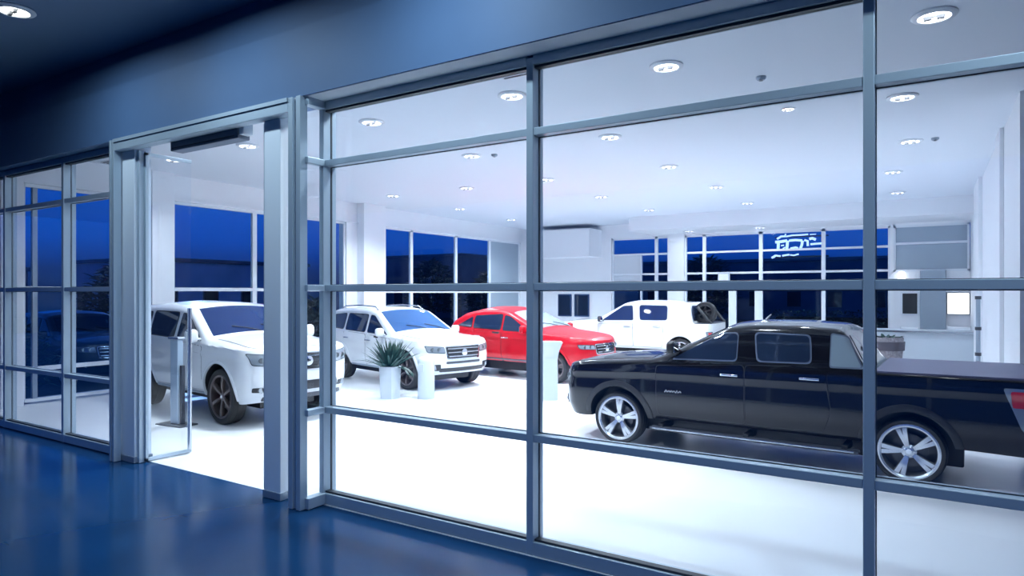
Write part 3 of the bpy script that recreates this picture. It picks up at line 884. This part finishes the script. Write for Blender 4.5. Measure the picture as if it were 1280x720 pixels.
def base_pickup(**k):
    d = dict(wb=3.475, nose=1.0, tail=1.22, W0=.945, R=.36, rim=.29, tw=.25, arch=.43, lip=.075, Lf=.42, nf=2.5, Lr=.16, nr=3.2, zmid=.75, sill=.09, tum=.27, flank=.0, sig=.04,
             top=[(1.0, 1.02), (.96, 1.05), (.86, 1.08), (.7, 1.11), (.3, 1.15), (-.5, 1.215), (-.62, 1.245), (-1.5, 1.665), (-1.75, 1.695), (-2.3, 1.705), (-2.75, 1.68), (-2.84, 1.64), (-3.06, 1.24), (-3.10, 1.205), (-4.8, 1.215)],
             bot=[(1.0, .36), (.6, .34), (-.5, .41), (-3.0, .41), (-4.0, .44), (-4.8, .42)],
             belt=[(1, 1.10), (-.5, 1.17), (-4.8, 1.22)], rr=[(1, .06), (0, .09), (-.6, .07), (-1.4, .10), (-2.8, .10), (-3.1, .03), (-4.8, .03)],
             crown=[(1, .02), (.3, .05), (-.6, .05), (-1.5, .05), (-2.7, .04), (-3.1, .0), (-4.8, .0)],
             rake=[(.3, .07), (.5, 0), (.75, .01), (1.0, .05), (1.2, .1)], trake=[(.3, 0), (1.3, 0)],
             windows=[([(-.80, 1.235), (-1.62, 1.255), (-1.62, 1.585), (-1.42, 1.575)], .05), ([(-1.88, 1.265), (-2.48, 1.275), (-2.46, 1.585), (-1.84, 1.595)], .06),
                      ([(-2.70, 1.245), (-3.02, 1.25), (-2.86, 1.58), (-2.70, 1.61)], .03)],
             doors=[([(-.58, .47), (-1.72, .47), (-1.72, 1.20), (-.58, 1.13)], -1.55, 1.07), ([(-1.74, .47), (-2.62, .47), (-2.70, .72), (-2.66, 1.235), (-1.74, 1.20)], -2.48, 1.09)],
             clad=0, m_clad=M['charcoal'], mirror=(-.74, 1.24), mir_s=1.1, rails=None, step=.29,
             headlamp=[(.50, .78), (.88, .84), (.905, .99), (.56, .95)], fog=[(.52, .46), (.76, .48), (.76, .62), (.52, .60)],
             taillamp=[(-4.30, 1.13), (-4.68, 1.13), (-4.68, .70), (-4.46, .70)],
             screen=(-.60, -1.44, (.97, .98)), rear=(-2.86, -3.03, .86, .92), hood=(-.48, .86),
             grille=[(-.46, .93), (-.42, .66)], gbars=3, bumper_slots=[([(-.6, .46), (-.6, .60)], M['black'])], gate=(.66, 1.16), wstyle='five', m_rim=M['alloy'],
             m_trim=M['black'], m_side=M['cglass'], m_screen=M['cglass'], m_handle=M['chrome'], m_arch=M['black'], m_mirror=M['black'], m_rail=M['steel'], m_gframe=M['chrome'], m_gbar=M['chrome'])
    d.update(k); return Car(**d)
def base_suv(hs=1., **k):
    z = lambda v: v*hs
    d = dict(wb=2.8, nose=.92, tail=1.05, W0=.95, R=.40, rim=.30, tw=.25, arch=.46, lip=.05, Lf=.50, nf=2.4, Lr=.40, nr=2.8, zmid=z(.70), sill=.09, tum=.25, flank=.01, sig=.04,
             top=[(.92, z(1.03)), (.88, z(1.06)), (.76, z(1.09)), (.5, z(1.13)), (-.1, z(1.17)), (-.42, z(1.20)), (-.55, z(1.24)), (-1.35, z(1.70)), (-1.7, z(1.765)), (-2.4, z(1.785)), (-3.2, z(1.75)), (-3.55, z(1.66)), (-3.78, z(1.22)), (-3.85, z(1.0))],
             bot=[(.92, z(.34)), (.6, z(.27)), (-.5, z(.33)), (-2.4, z(.34)), (-3.85, z(.42))],
             belt=[(.92, z(1.07)), (-.5, z(1.13)), (-3.85, z(1.20))], rr=[(.92, .08), (0, .11), (-.5, .08), (-1.4, .11), (-3.5, .12), (-3.85, .10)],
             crown=[(.92, .02), (.3, .06), (-.5, .06), (-1.4, .05), (-3.2, .05), (-3.85, .02)],
             rake=[(z(.3), .08), (z(.5), 0), (z(.75), 0), (z(1.0), .04), (z(1.2), .10)], trake=[(.4, .02), (z(.8), 0), (z(1.2), .03), (z(1.8), .03)],
             windows=[([(-.72, z(1.20)), (-1.55, z(1.22)), (-1.53, z(1.62)), (-1.36, z(1.60))], .05), ([(-1.66, z(1.225)), (-2.55, z(1.25)), (-2.52, z(1.64)), (-1.64, z(1.63))], .06),
                      ([(-2.66, z(1.26)), (-3.34, z(1.30)), (-3.20, z(1.60)), (-2.63, z(1.64))], .07)],
             doors=[([(-.55, z(.42)), (-1.59, z(.42)), (-1.59, z(1.17)), (-.55, z(1.10))], -1.45, z(1.03)), ([(-1.61, z(.42)), (-2.30, z(.42)), (-2.60, z(.82)), (-2.60, z(1.20)), (-1.61, z(1.17))], -2.45, z(1.05))],
             clad=z(.42), m_clad=M['grey_box'], mirror=(-.80, z(1.20)), mir_s=1.15, rails=(-1.5, -3.2), step=0,
             headlamp=[(.48, z(.84)), (.82, z(.87)), (.86, z(1.0)), (.50, z(.97))], fog=[(.58, z(.46)), (.80, z(.47)), (.80, z(.60)), (.58, z(.60))],
             taillamp=[(-3.62, z(1.15)), (-3.84, z(1.15)), (-3.84, z(.85)), (-3.74, z(.85))],
             screen=(-.56, -1.36, (.96, .97)), rear=(-3.56, -3.76, .84, .88), hood=(-.40, .78),
             grille=[(-.45, z(.97)), (-.42, z(.72))], gbars=3, bumper_slots=[([(-.52, z(.46)), (-.52, z(.60))], M['black'])], gate=(z(.6), z(1.15)), wstyle='five', m_rim=M['alloy'],
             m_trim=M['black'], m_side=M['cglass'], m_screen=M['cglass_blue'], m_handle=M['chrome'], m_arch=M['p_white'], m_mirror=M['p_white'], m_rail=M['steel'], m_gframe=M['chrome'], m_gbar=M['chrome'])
    d.update(k); return Car(**d)

# black pickup, side on behind the big windows
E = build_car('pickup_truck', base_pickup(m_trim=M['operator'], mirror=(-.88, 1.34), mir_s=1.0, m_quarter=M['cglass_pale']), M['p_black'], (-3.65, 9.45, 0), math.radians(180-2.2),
              'shiny black double cab pickup with silver wheels behind the big windows', 'pickup truck')
ec = base_pickup()
def tonneau(root, c, m):
    b = c.patch(c.topp, [(-3.14-(1.52)*i/12, -.985, .985) for i in range(13)], .02, th=.03, nv=6)
    b.build('bed_cover', m, root)
tonneau(E, ec, M['tonneau'])
# bright badge strokes on the front door
b = MB()
for q, (dx, hh) in enumerate([(0, .03), (.04, .02), (.075, .025), (.11, .02), (.15, .035), (.19, .02)]):
    x, z = -.72-dx, .80; y = ec.wy(x, z)+.006
    b.tube([(x+.02, y, z-hh*.5), (x, y, z+hh*.6), (x-.015, y, z-hh*.4)], .006, 6)
b.build('door_badge', M['badge'], E)
MB().tube([ec.topp(-1.8, .2)+Vector((0, 0, 0)), ec.topp(-1.86, .2)+Vector((0, 0, .07))], [.02, .008]).build('aerial', M['pale_panel'], E)

# white SUVs
A = build_car('suv', base_suv(1.0, R=.44, rim=.335, arch=.52, W0=.975, wb=2.9, nose=1.02, tail=1.0, wstyle='six', m_rim=M['alloy_dark'], rails=None, zmid=.80,
        top=[(1.02, 1.18), (.98, 1.20), (.88, 1.225), (.5, 1.27), (-.1, 1.32), (-.36, 1.34), (-.46, 1.37), (-1.22, 1.82), (-1.6, 1.885), (-2.4, 1.905), (-3.2, 1.87), (-3.6, 1.76), (-3.85, 1.3), (-3.92, 1.1)],
        bot=[(1.02, .43), (.6, .37), (-.5, .42), (-2.4, .42), (-3.92, .5)], belt=[(1.02, 1.20), (-.5, 1.24), (-3.92, 1.30)],
        windows=[([(-.62, 1.32), (-1.50, 1.32), (-1.48, 1.74), (-1.24, 1.72)], .06), ([(-1.64, 1.325), (-2.60, 1.35), (-2.58, 1.76), (-1.62, 1.75)], .06), ([(-2.72, 1.36), (-3.42, 1.40), (-3.25, 1.71), (-2.70, 1.75)], .07)],
        doors=[([(-.55, .50), (-1.56, .50), (-1.56, 1.28), (-.55, 1.22)], -1.42, 1.13), ([(-1.58, .50), (-2.32, .50), (-2.66, .92), (-2.66, 1.31), (-1.58, 1.28)], -2.5, 1.15)],
        clad=.47, mirror=(-.66, 1.34), mir_s=1.35, headlamp=[(.46, .96), (.84, .99), (.90, 1.16), (.46, 1.12)], fog=[(.62, .56), (.84, .57), (.84, .64), (.62, .64)],
        taillamp=[(-3.68, 1.25), (-3.90, 1.25), (-3.90, .95), (-3.80, .95)], screen=(-.47, -1.22, (.96, .97)), rear=(-3.62, -3.82, .84, .88), hood=(-.32, .90),
        grille=[(-.44, 1.13), (-.42, .90)], bumper_slots=[([(-.60, .56), (-.58, .70)], M['black']), ([(-.72, .43), (-.70, .50)], M['charcoal'])], gate=(.7, 1.25), gbars=3,
        rake=[(.3, .06), (.6, 0), (1.1, 0), (1.3, .06)]),
        M['p_white'], (-9.46, 7.32, 0), math.radians(-7), 'large white SUV parked just inside the open glass door', 'car')
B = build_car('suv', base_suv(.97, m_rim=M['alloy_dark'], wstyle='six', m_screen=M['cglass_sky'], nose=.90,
        bot=[(.92, .38), (.6, .33), (-.5, .37), (-2.4, .37), (-3.85, .45)], clad=.42,
        bumper_slots=[([(-.60, .42), (-.60, .50)], M['black']), ([(-.46, .585), (-.46, .635)], M['charcoal'])]),
        M['p_white'], (-9.42, 11.75, 0), math.radians(-14), 'white SUV with roof rails behind the potted plant', 'car')
# red hatchback-like crossover
R_ = build_car('crossover', base_suv(.98, m_rim=M['alloy_dark'], headlamp=[(.44, .80), (.80, .82), (.84, .91), (.46, .89)], grille=[(-.42, .90), (-.40, .70)], bot=[(.92, .44), (.6, .42), (-.5, .43), (-3.5, .46)], clad=.49, m_clad=M['charcoal'], W0=.90, wb=2.62, tail=.86, R=.36, rim=.26, arch=.42, rails=None,
        top=[(.92, .97), (.88, 1.0), (.76, 1.04), (.5, 1.09), (-.1, 1.15), (-.36, 1.18), (-.48, 1.22), (-1.35, 1.62), (-1.75, 1.70), (-2.2, 1.70), (-2.8, 1.58), (-3.2, 1.38), (-3.42, 1.12), (-3.48, .95)],
        windows=[([(-.70, 1.165), (-1.50, 1.185), (-1.48, 1.54), (-1.30, 1.50)], .05), ([(-1.58, 1.19), (-2.45, 1.22), (-2.42, 1.51), (-1.56, 1.56)], .06), ([(-2.52, 1.225), (-2.98, 1.26), (-2.52, 1.48)], .04)],
        screen=(-.50, -1.32, (.96, .97)), rear=(-2.75, -3.2, .8, .8), taillamp=[(-3.22, 1.08), (-3.46, 1.08), (-3.46, .82), (-3.34, .82)],
        doors=[([(-.50, .42), (-1.52, .42), (-1.52, 1.12), (-.50, 1.06)], -1.40, 1.0), ([(-1.54, .42), (-2.12, .42), (-2.42, .82), (-2.44, 1.17), (-1.54, 1.12)], -2.30, 1.02)],
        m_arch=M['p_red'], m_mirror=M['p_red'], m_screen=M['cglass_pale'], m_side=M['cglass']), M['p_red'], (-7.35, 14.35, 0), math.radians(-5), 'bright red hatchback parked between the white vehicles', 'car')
# white pickup far back
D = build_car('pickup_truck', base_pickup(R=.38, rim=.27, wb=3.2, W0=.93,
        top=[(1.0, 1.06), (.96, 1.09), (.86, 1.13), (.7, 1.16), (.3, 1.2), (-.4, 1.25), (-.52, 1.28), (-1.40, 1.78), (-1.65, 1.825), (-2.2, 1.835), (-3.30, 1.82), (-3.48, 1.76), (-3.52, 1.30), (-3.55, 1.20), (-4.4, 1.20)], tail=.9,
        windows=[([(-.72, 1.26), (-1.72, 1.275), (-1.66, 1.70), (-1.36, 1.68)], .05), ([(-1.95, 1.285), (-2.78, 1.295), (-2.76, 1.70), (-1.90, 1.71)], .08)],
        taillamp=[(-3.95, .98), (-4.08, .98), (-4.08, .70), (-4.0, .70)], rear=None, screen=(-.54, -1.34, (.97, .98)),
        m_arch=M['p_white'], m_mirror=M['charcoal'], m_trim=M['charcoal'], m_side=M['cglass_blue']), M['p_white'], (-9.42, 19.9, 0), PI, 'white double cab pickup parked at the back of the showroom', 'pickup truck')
tonneau_c = base_pickup(wb=3.2, tail=.9, W0=.93, top=[(1.0, .84), (-3.55, 1.20), (-4.4, 1.20)])
b = tonneau_c.patch(tonneau_c.topp, [(-3.56-.5*i/10, -.985, .985) for i in range(11)], .02, th=.03, nv=6); b.build('bed_cover', M['charcoal'], D)
MB().box(-3.56, -3.50, -.78, .78, 1.24, 1.72, .02).build('rear_window', M['cglass'], D)
b = MB()
for yy in (-.74, .74): b.tube([(-4.05, yy, 1.2), (-3.85, yy, 1.45), (-3.70, yy, 1.62), (-3.66, yy*.95, 1.66)], .045, 10)
b.tube([(-3.66, -.72, 1.66), (-3.66, .72, 1.66)], .045, 10)
b.build('sport_bar', M['black'], D, 40)
w2 = make_wheel(.33, .22, .22, 'six', M['black']); w2.name = 'spare_wheel'; w2.parent = D; w2.location = (-3.78, .35, 1.50); w2.rotation_euler = (.15, 0, 0)

# ------------------------------------------------------------------ outside: dark car, shrubs, trees, buildings
G = build_car('parked_car', base_suv(1.0, m_arch=M['p_dark'], m_mirror=M['p_dark'], m_screen=M['cglass'], rails=None), M['p_dark'], (-18.1, 8.75, -.21), math.radians(-4), 'dark car parked outside the side windows, seen beyond the open door', 'car')
def shrub(loc, h, w_, n, lab, seed, big=.16, stem=True, group=None, name='shrub'):
    rd = random.Random(seed); e = empty(name, loc); tag(e, lab, 'shrub' if name == 'shrub' else 'tree', group)
    b = MB()
    for i in range(n):
        a = rd.uniform(0, 2*PI); u = rd.random()**.5; z = rd.uniform(.12, 1)
        env = math.sin(PI*min(1, .18+z*.78))**.7
        p = (w_*u*env*math.cos(a), w_*u*env*math.sin(a), h*z)
        el = rd.uniform(-.2, .9)
        b.leaf(p, (math.cos(a+rd.uniform(-.7, .7)), math.sin(a+rd.uniform(-.7, .7)), el), rd.uniform(.7, 1.4)*big, big*.22, rd.uniform(.3, 1.2), segs=3)
    b.build('foliage', M['leaf_out'], e, recalc=False)
    b = MB()
    for i in range(7):
        a = rd.uniform(0, 2*PI); b.tube([(0, 0, 0), (.25*w_*math.cos(a), .25*w_*math.sin(a), h*.4), (.5*w_*math.cos(a), .5*w_*math.sin(a), h*.8)], [.03, .02, .008], 6)
    b.build('stems', M['bark'], e)
gz = -.21
shrub((-16.6, 5.9, gz), 1.75, .95, 900, 'dark shrub outside the side windows, beside the parked dark car', 1, .26)
shrub((-17.5, 15.2, gz), 2.0, .9, 800, 'leafy shrub outside, seen through the narrow doorway side glass', 2, .34)
shrub((-17.8, 18.6, gz), 1.7, 1.1, 700, 'dark shrub outside the side windows above the second white SUV', 3, .3)
# leafy strip added behind the back windows, standing in for a reflection
bk.scale = (1.25, 1.25, 1.45)
hd = empty('stand_in_hedge', (-2.9, 27.2, gz)); tag(hd, 'long leafy strip added outside the back windows in place of a reflection', 'stand_in_hedge')
b = MB(); rd = random.Random(5)
for i in range(2600):
    x = rd.uniform(-2.4, 2.2); y = rd.uniform(-.4, .4); z = rd.uniform(.1, 1.62)
    a = rd.uniform(0, 2*PI); b.leaf((x, y, z), (math.cos(a), math.sin(a), rd.uniform(.0, 1)), rd.uniform(.1, .2), .03, .5, segs=2)
b.build('foliage', M['leaf_out'], hd, recalc=False)
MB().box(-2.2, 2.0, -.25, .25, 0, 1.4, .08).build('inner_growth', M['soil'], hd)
# buildings
def building(loc, sx, sy, sz, m, lab, rows, roof=True):
    e = empty('building', loc); tag(e, lab, 'building')
    MB().box(-sx/2, sx/2, -sy/2, sy/2, 0, sz, .05).build('walls', m, e)
    MB().box(-sx/2-.2, sx/2+.2, -sy/2-.2, sy/2+.2, sz, sz+.25, .03).build('roof', M['building'], e)
    for r in range(rows):
        for k_ in range(int(sx//3)):
            x = -sx/2+1.5+k_*3; z = 1.1+r*3.0
            wv = MB().box(x-.6, x+.6, -sy/2-.05, -sy/2+.02, z, z+1.4).build('window', M['building'], e)
            MB().box(x-.52, x+.52, -sy/2-.06, -sy/2-.05, z+.08, z+1.32).build('pane', M['cglass'], wv)
        for k_ in range(int(sy//3)):
            y = -sy/2+1.5+k_*3; z = 1.1+r*3.0
            wv = MB().box(sx/2-.02, sx/2+.05, y-.6, y+.6, z, z+1.4).build('window', M['building'], e)
            MB().box(sx/2+.05, sx/2+.06, y-.52, y+.52, z+.08, z+1.32).build('pane', M['cglass'], wv)
building((-48, 30, gz), 10, 13, 4.4, M['building_pale'], 'pale low building outside, seen above the roof of the large white SUV', 1)
building((-40, 52, gz), 9, 9, 5.6, M['building'], 'dark building outside behind the narrow doorway side glass', 1)
building((-6, 62, gz), 34, 8, 4.9, M['building'], 'long dark building far outside behind the back windows', 1)
building((-50, 14, gz), 8, 8, 3.6, M['building'], 'low dark building outside beyond the parked dark car', 1)
k = 0
for (x, y, h_, w_) in [(-33, 17, 3.6, 1.8), (-36, 44, 4.9, 2.2), (-27, 40, 3.7, 1.9), (-15, 52, 5, 2.4), (4, 50, 5.4, 2.6)]:
    k += 1
    lab = ['round dark tree outside beyond the parked dark car', 'tall dark tree outside beside the dark building', 'dark tree outside beyond the side windows over the red car',
           'dark tree outside beyond the white pickup', 'dark tree outside beyond the back windows near the counter'][k-1]
    shrub((x, y, gz), h_, w_, 1100, lab, 20+k, .55, name='tree')

# ------------------------------------------------------------------ lamps
ORD = ['first', 'second', 'third', 'fourth', 'fifth', 'sixth']
ROWS = [(7.40, [-12.56, -10.27, -7.25, -4.7, -2.59, 0.02]), (10.25, [-7.42, -4.56, -1.73, -.33]), (13.32, [-12.26, -9.8, -7.51, -4.60, -.31]),
        (16.5, [-12.4, -7.6, -4.5, -.71]), (19.95, [-12.7, -7.55, -4.54, -.75])]
LP = 98.
def light_area(name, loc, size, power, col, spread=PI, shape='DISK'):
    l = bpy.data.lights.new(name, 'AREA'); l.shape = shape; l.size = size; l.energy = power; l.color = col; l.spread = spread
    o = bpy.data.objects.new(name, l); COL.objects.link(o); o.location = loc; return o
def fixture_meshes(m_lens):
    a = MB().lathe([(.135, 0), (.19, 0), (.195, -.012), (.18, -.026), (.140, -.03), (.135, -.02)], 'Z', 36, closed=True).build('downlight', M['lamp_ring'], smooth=40)
    b = MB().lathe([(0, -.012), (.134, -.012), (.134, -.004), (0, -.004)], 'Z', 32).build('lens', m_lens, a, 40)
    c_ = MB().box(-.085, -.02, -.035, .0, -.055, -.012, .006).box(.02, .085, -.035, 0, -.055, -.012, .006).box(-.095, .095, -.008, 0, -.03, -.012).build('lamp_bracket', M['lamp_metal'], a)
    return a, b, c_
def lamp_share(x, y):
    if y < 9: return .4 if x < -11 else .8 if x < -9 else 1.25 if x < -6 else .9 if x < -4 else .26 if x < -2 else .04
    if x < -11: return 1.1
    if x < -6: return 1.6
    if x < -4: return 1.0
    return .03 if y < 12 else .05 if y < 15 else .12
proto = fixture_meshes(M['lens']); used = False
def place_lamp(pr, used, loc, lab, group):
    if not used: a = pr[0]
    else:
        a = pr[0].copy(); COL.objects.link(a)
        for q in pr[1:]:
            z = q.copy(); COL.objects.link(z); z.parent = a; z.matrix_parent_inverse = Matrix()
    a.location = loc; tag(a, lab, 'downlight', group); return a
for r, (y, xs_) in enumerate(ROWS):
    for i, x in enumerate(xs_):
        if (r, i) == (1, 2): continue
        place_lamp(proto, used, (x, y, ZC), '%s round downlight from the left wall in the %s ceiling row behind the glass front' % (ORD[i], ORD[r]), 'showroom ceiling downlights'); used = True
        light_area('downlight_lamp', (x, y, ZC-.06),   .26, LP*lamp_share(x, y), (.80, .91, 1.), math.radians(90 if y < 9 and x > -4 else 130))
for i, x in enumerate((-7.1, -4.75)):
    place_lamp(proto, used, (x, 22.6, 4.25), ['round downlight in the low band over the back windows, nearer the white pickup', 'round downlight in the low band over the back windows, near the glowing letters'][i], 'downlights over the back windows')
    light_area('downlight_lamp', (x, 22.6, 4.19), .2, 25, (.86, .93, 1.))
for x_ in (-4.4, -7.6): light_area('entrance_fill', (x_, 5.45, ZC-.06), .26, 45 if x_ > -5 else 15, (.80, .91, 1.), math.radians(150))  # unseen fill lights without fixtures, added to brighten the doorway posts
# small spot
s_ = place_lamp(proto, used, (-1.73, 10.07, ZC), 'small bright spot in the ceiling above the cab of the black pickup', None); s_.scale = (.55, .55, .55)
light_area('spot_lamp', (-1.73, 10.07, ZC-.05), .15, 30, (.86, .93, 1.))
# soffit downlight outside
po_ = fixture_meshes(M['lens_out'])
place_lamp(po_, False, (-8.25, 3.1, ZSOF), 'round downlight in the dark soffit outside at the top corner', None)
SL = 45.
for x in (-8.25, -6.0, -3.2, .9): 
    light_area('soffit_lamp', (x, 3.1, ZSOF-.06), .22, {-8.25: 34, -6.0: 42, -3.2: 62, .9: 80}[x], (.64, .84, 1.), math.radians(175))
yl = light_area('yard_fill', (-36, 22, 9), .6, 900, (.45, .68, 1.)); yl.rotation_euler = (0, math.radians(-50), math.radians(-35))  # unseen fill light added to brighten the pale building outside
# vents, detectors
def vent(loc, sx, sy, lab):
    v = MB().box(-sx/2, sx/2, -sy/2, sy/2, -.02, -.001, .004).build('ceiling_vent', M['pale_panel'], loc=loc); tag(v, lab, 'vent')
    b = MB()
    for i in range(4): y = -sy/2+sy*(i+.5)/4; b.box(-sx/2+.04, sx/2-.04, y-.015, y+.015, -.028, -.02)
    b.build('vent_slats', M['charcoal'], v)
vent((-13.8, 6.9, ZC), .5, .3, 'slatted vent in ceiling over the left glazed wing')
vent((-4.15, 6.62, ZC), .55, .3, 'slatted ceiling vent just behind the big front window')
def detector(loc, lab):
    d = MB().lathe([(0, 0), (.06, 0), (.06, -.02), (.045, -.04), (0, -.045)], 'Z', 24).build('smoke_detector', M['grey_box'], smooth=40, loc=loc); tag(d, lab, 'detector')
    MB().lathe([(.02, -.045), (.025, -.05), (0, -.052)], 'Z', 16).build('sensor', M['charcoal'], d, 40)
detector((-1.75, 8.4, ZC), 'small dark detector on ceiling above the black pickup')
detector((-7.0, 10.4, ZC), 'small detector beside a downlight above the red car')
detector((.05, 13.3, ZC), 'small dark detector beside the downlight above the pickup bed')

# ------------------------------------------------------------------ sky
W = bpy.data.worlds.new('dusk_sky'); SC.world = W; W.use_nodes = True
nt = W.node_tree; bg = nt.nodes['Background']
tc = nt.nodes.new('ShaderNodeTexCoord'); sx = nt.nodes.new('ShaderNodeSeparateXYZ')
nt.links.new(tc.outputs['Generated'], sx.inputs['Vector'])
rp = nt.nodes.new('ShaderNodeValToRGB'); cr = rp.color_ramp
cr.elements[0].position = 0; cr.elements[0].color = (.006, .02, .08, 1)
cr.elements[1].position = 1; cr.elements[1].color = (.004, .02, .10, 1)
for p_, c_ in ((.03, (.006, .03, .16, 1)), (.07, (.004, .075, .45, 1)), (.14, (.004, .11, .62, 1)), (.35, (.006, .06, .34, 1))):
    el = cr.elements.new(p_); el.color = c_
nt.links.new(sx.outputs['Z'], rp.inputs['Fac'])
mp = nt.nodes.new('ShaderNodeMapping'); mp.inputs['Scale'].default_value = (2, 2, 16)
nz = nt.nodes.new('ShaderNodeTexNoise'); nz.inputs['Scale'].default_value = 1.6; nz.inputs['Detail'].default_value = 5
nt.links.new(tc.outputs['Generated'], mp.inputs['Vector']); nt.links.new(mp.outputs['Vector'], nz.inputs['Vector'])
mr = nt.nodes.new('ShaderNodeMapRange'); mr.inputs['From Min'].default_value = .5; mr.inputs['From Max'].default_value = .8; mr.inputs['To Max'].default_value = .35
nt.links.new(nz.outputs['Fac'], mr.inputs['Value'])
mx = nt.nodes.new('ShaderNodeMixRGB'); mx.inputs['Color2'].default_value = (.02, .12, .42, 1)
nt.links.new(mr.outputs['Result'], mx.inputs['Fac']); nt.links.new(rp.outputs['Color'], mx.inputs['Color1'])
nt.links.new(mx.outputs['Color'], bg.inputs['Color'])
bg.inputs['Strength'].default_value = .95

# ------------------------------------------------------------------ look
vs = SC.view_settings
vs.view_transform = 'Standard'; vs.look = 'None'; vs.gamma = 1; vs.use_curve_mapping = False; vs.exposure = 0
try:
    SC.cycles.use_denoising = True
    SC.cycles.max_bounces = 14; SC.cycles.diffuse_bounces = 6; SC.cycles.glossy_bounces = 5; SC.cycles.transparent_max_bounces = 24
    SC.cycles.sample_clamp_indirect = 6
    SC.cycles.caustics_reflective = False; SC.cycles.caustics_refractive = False
except Exception: pass
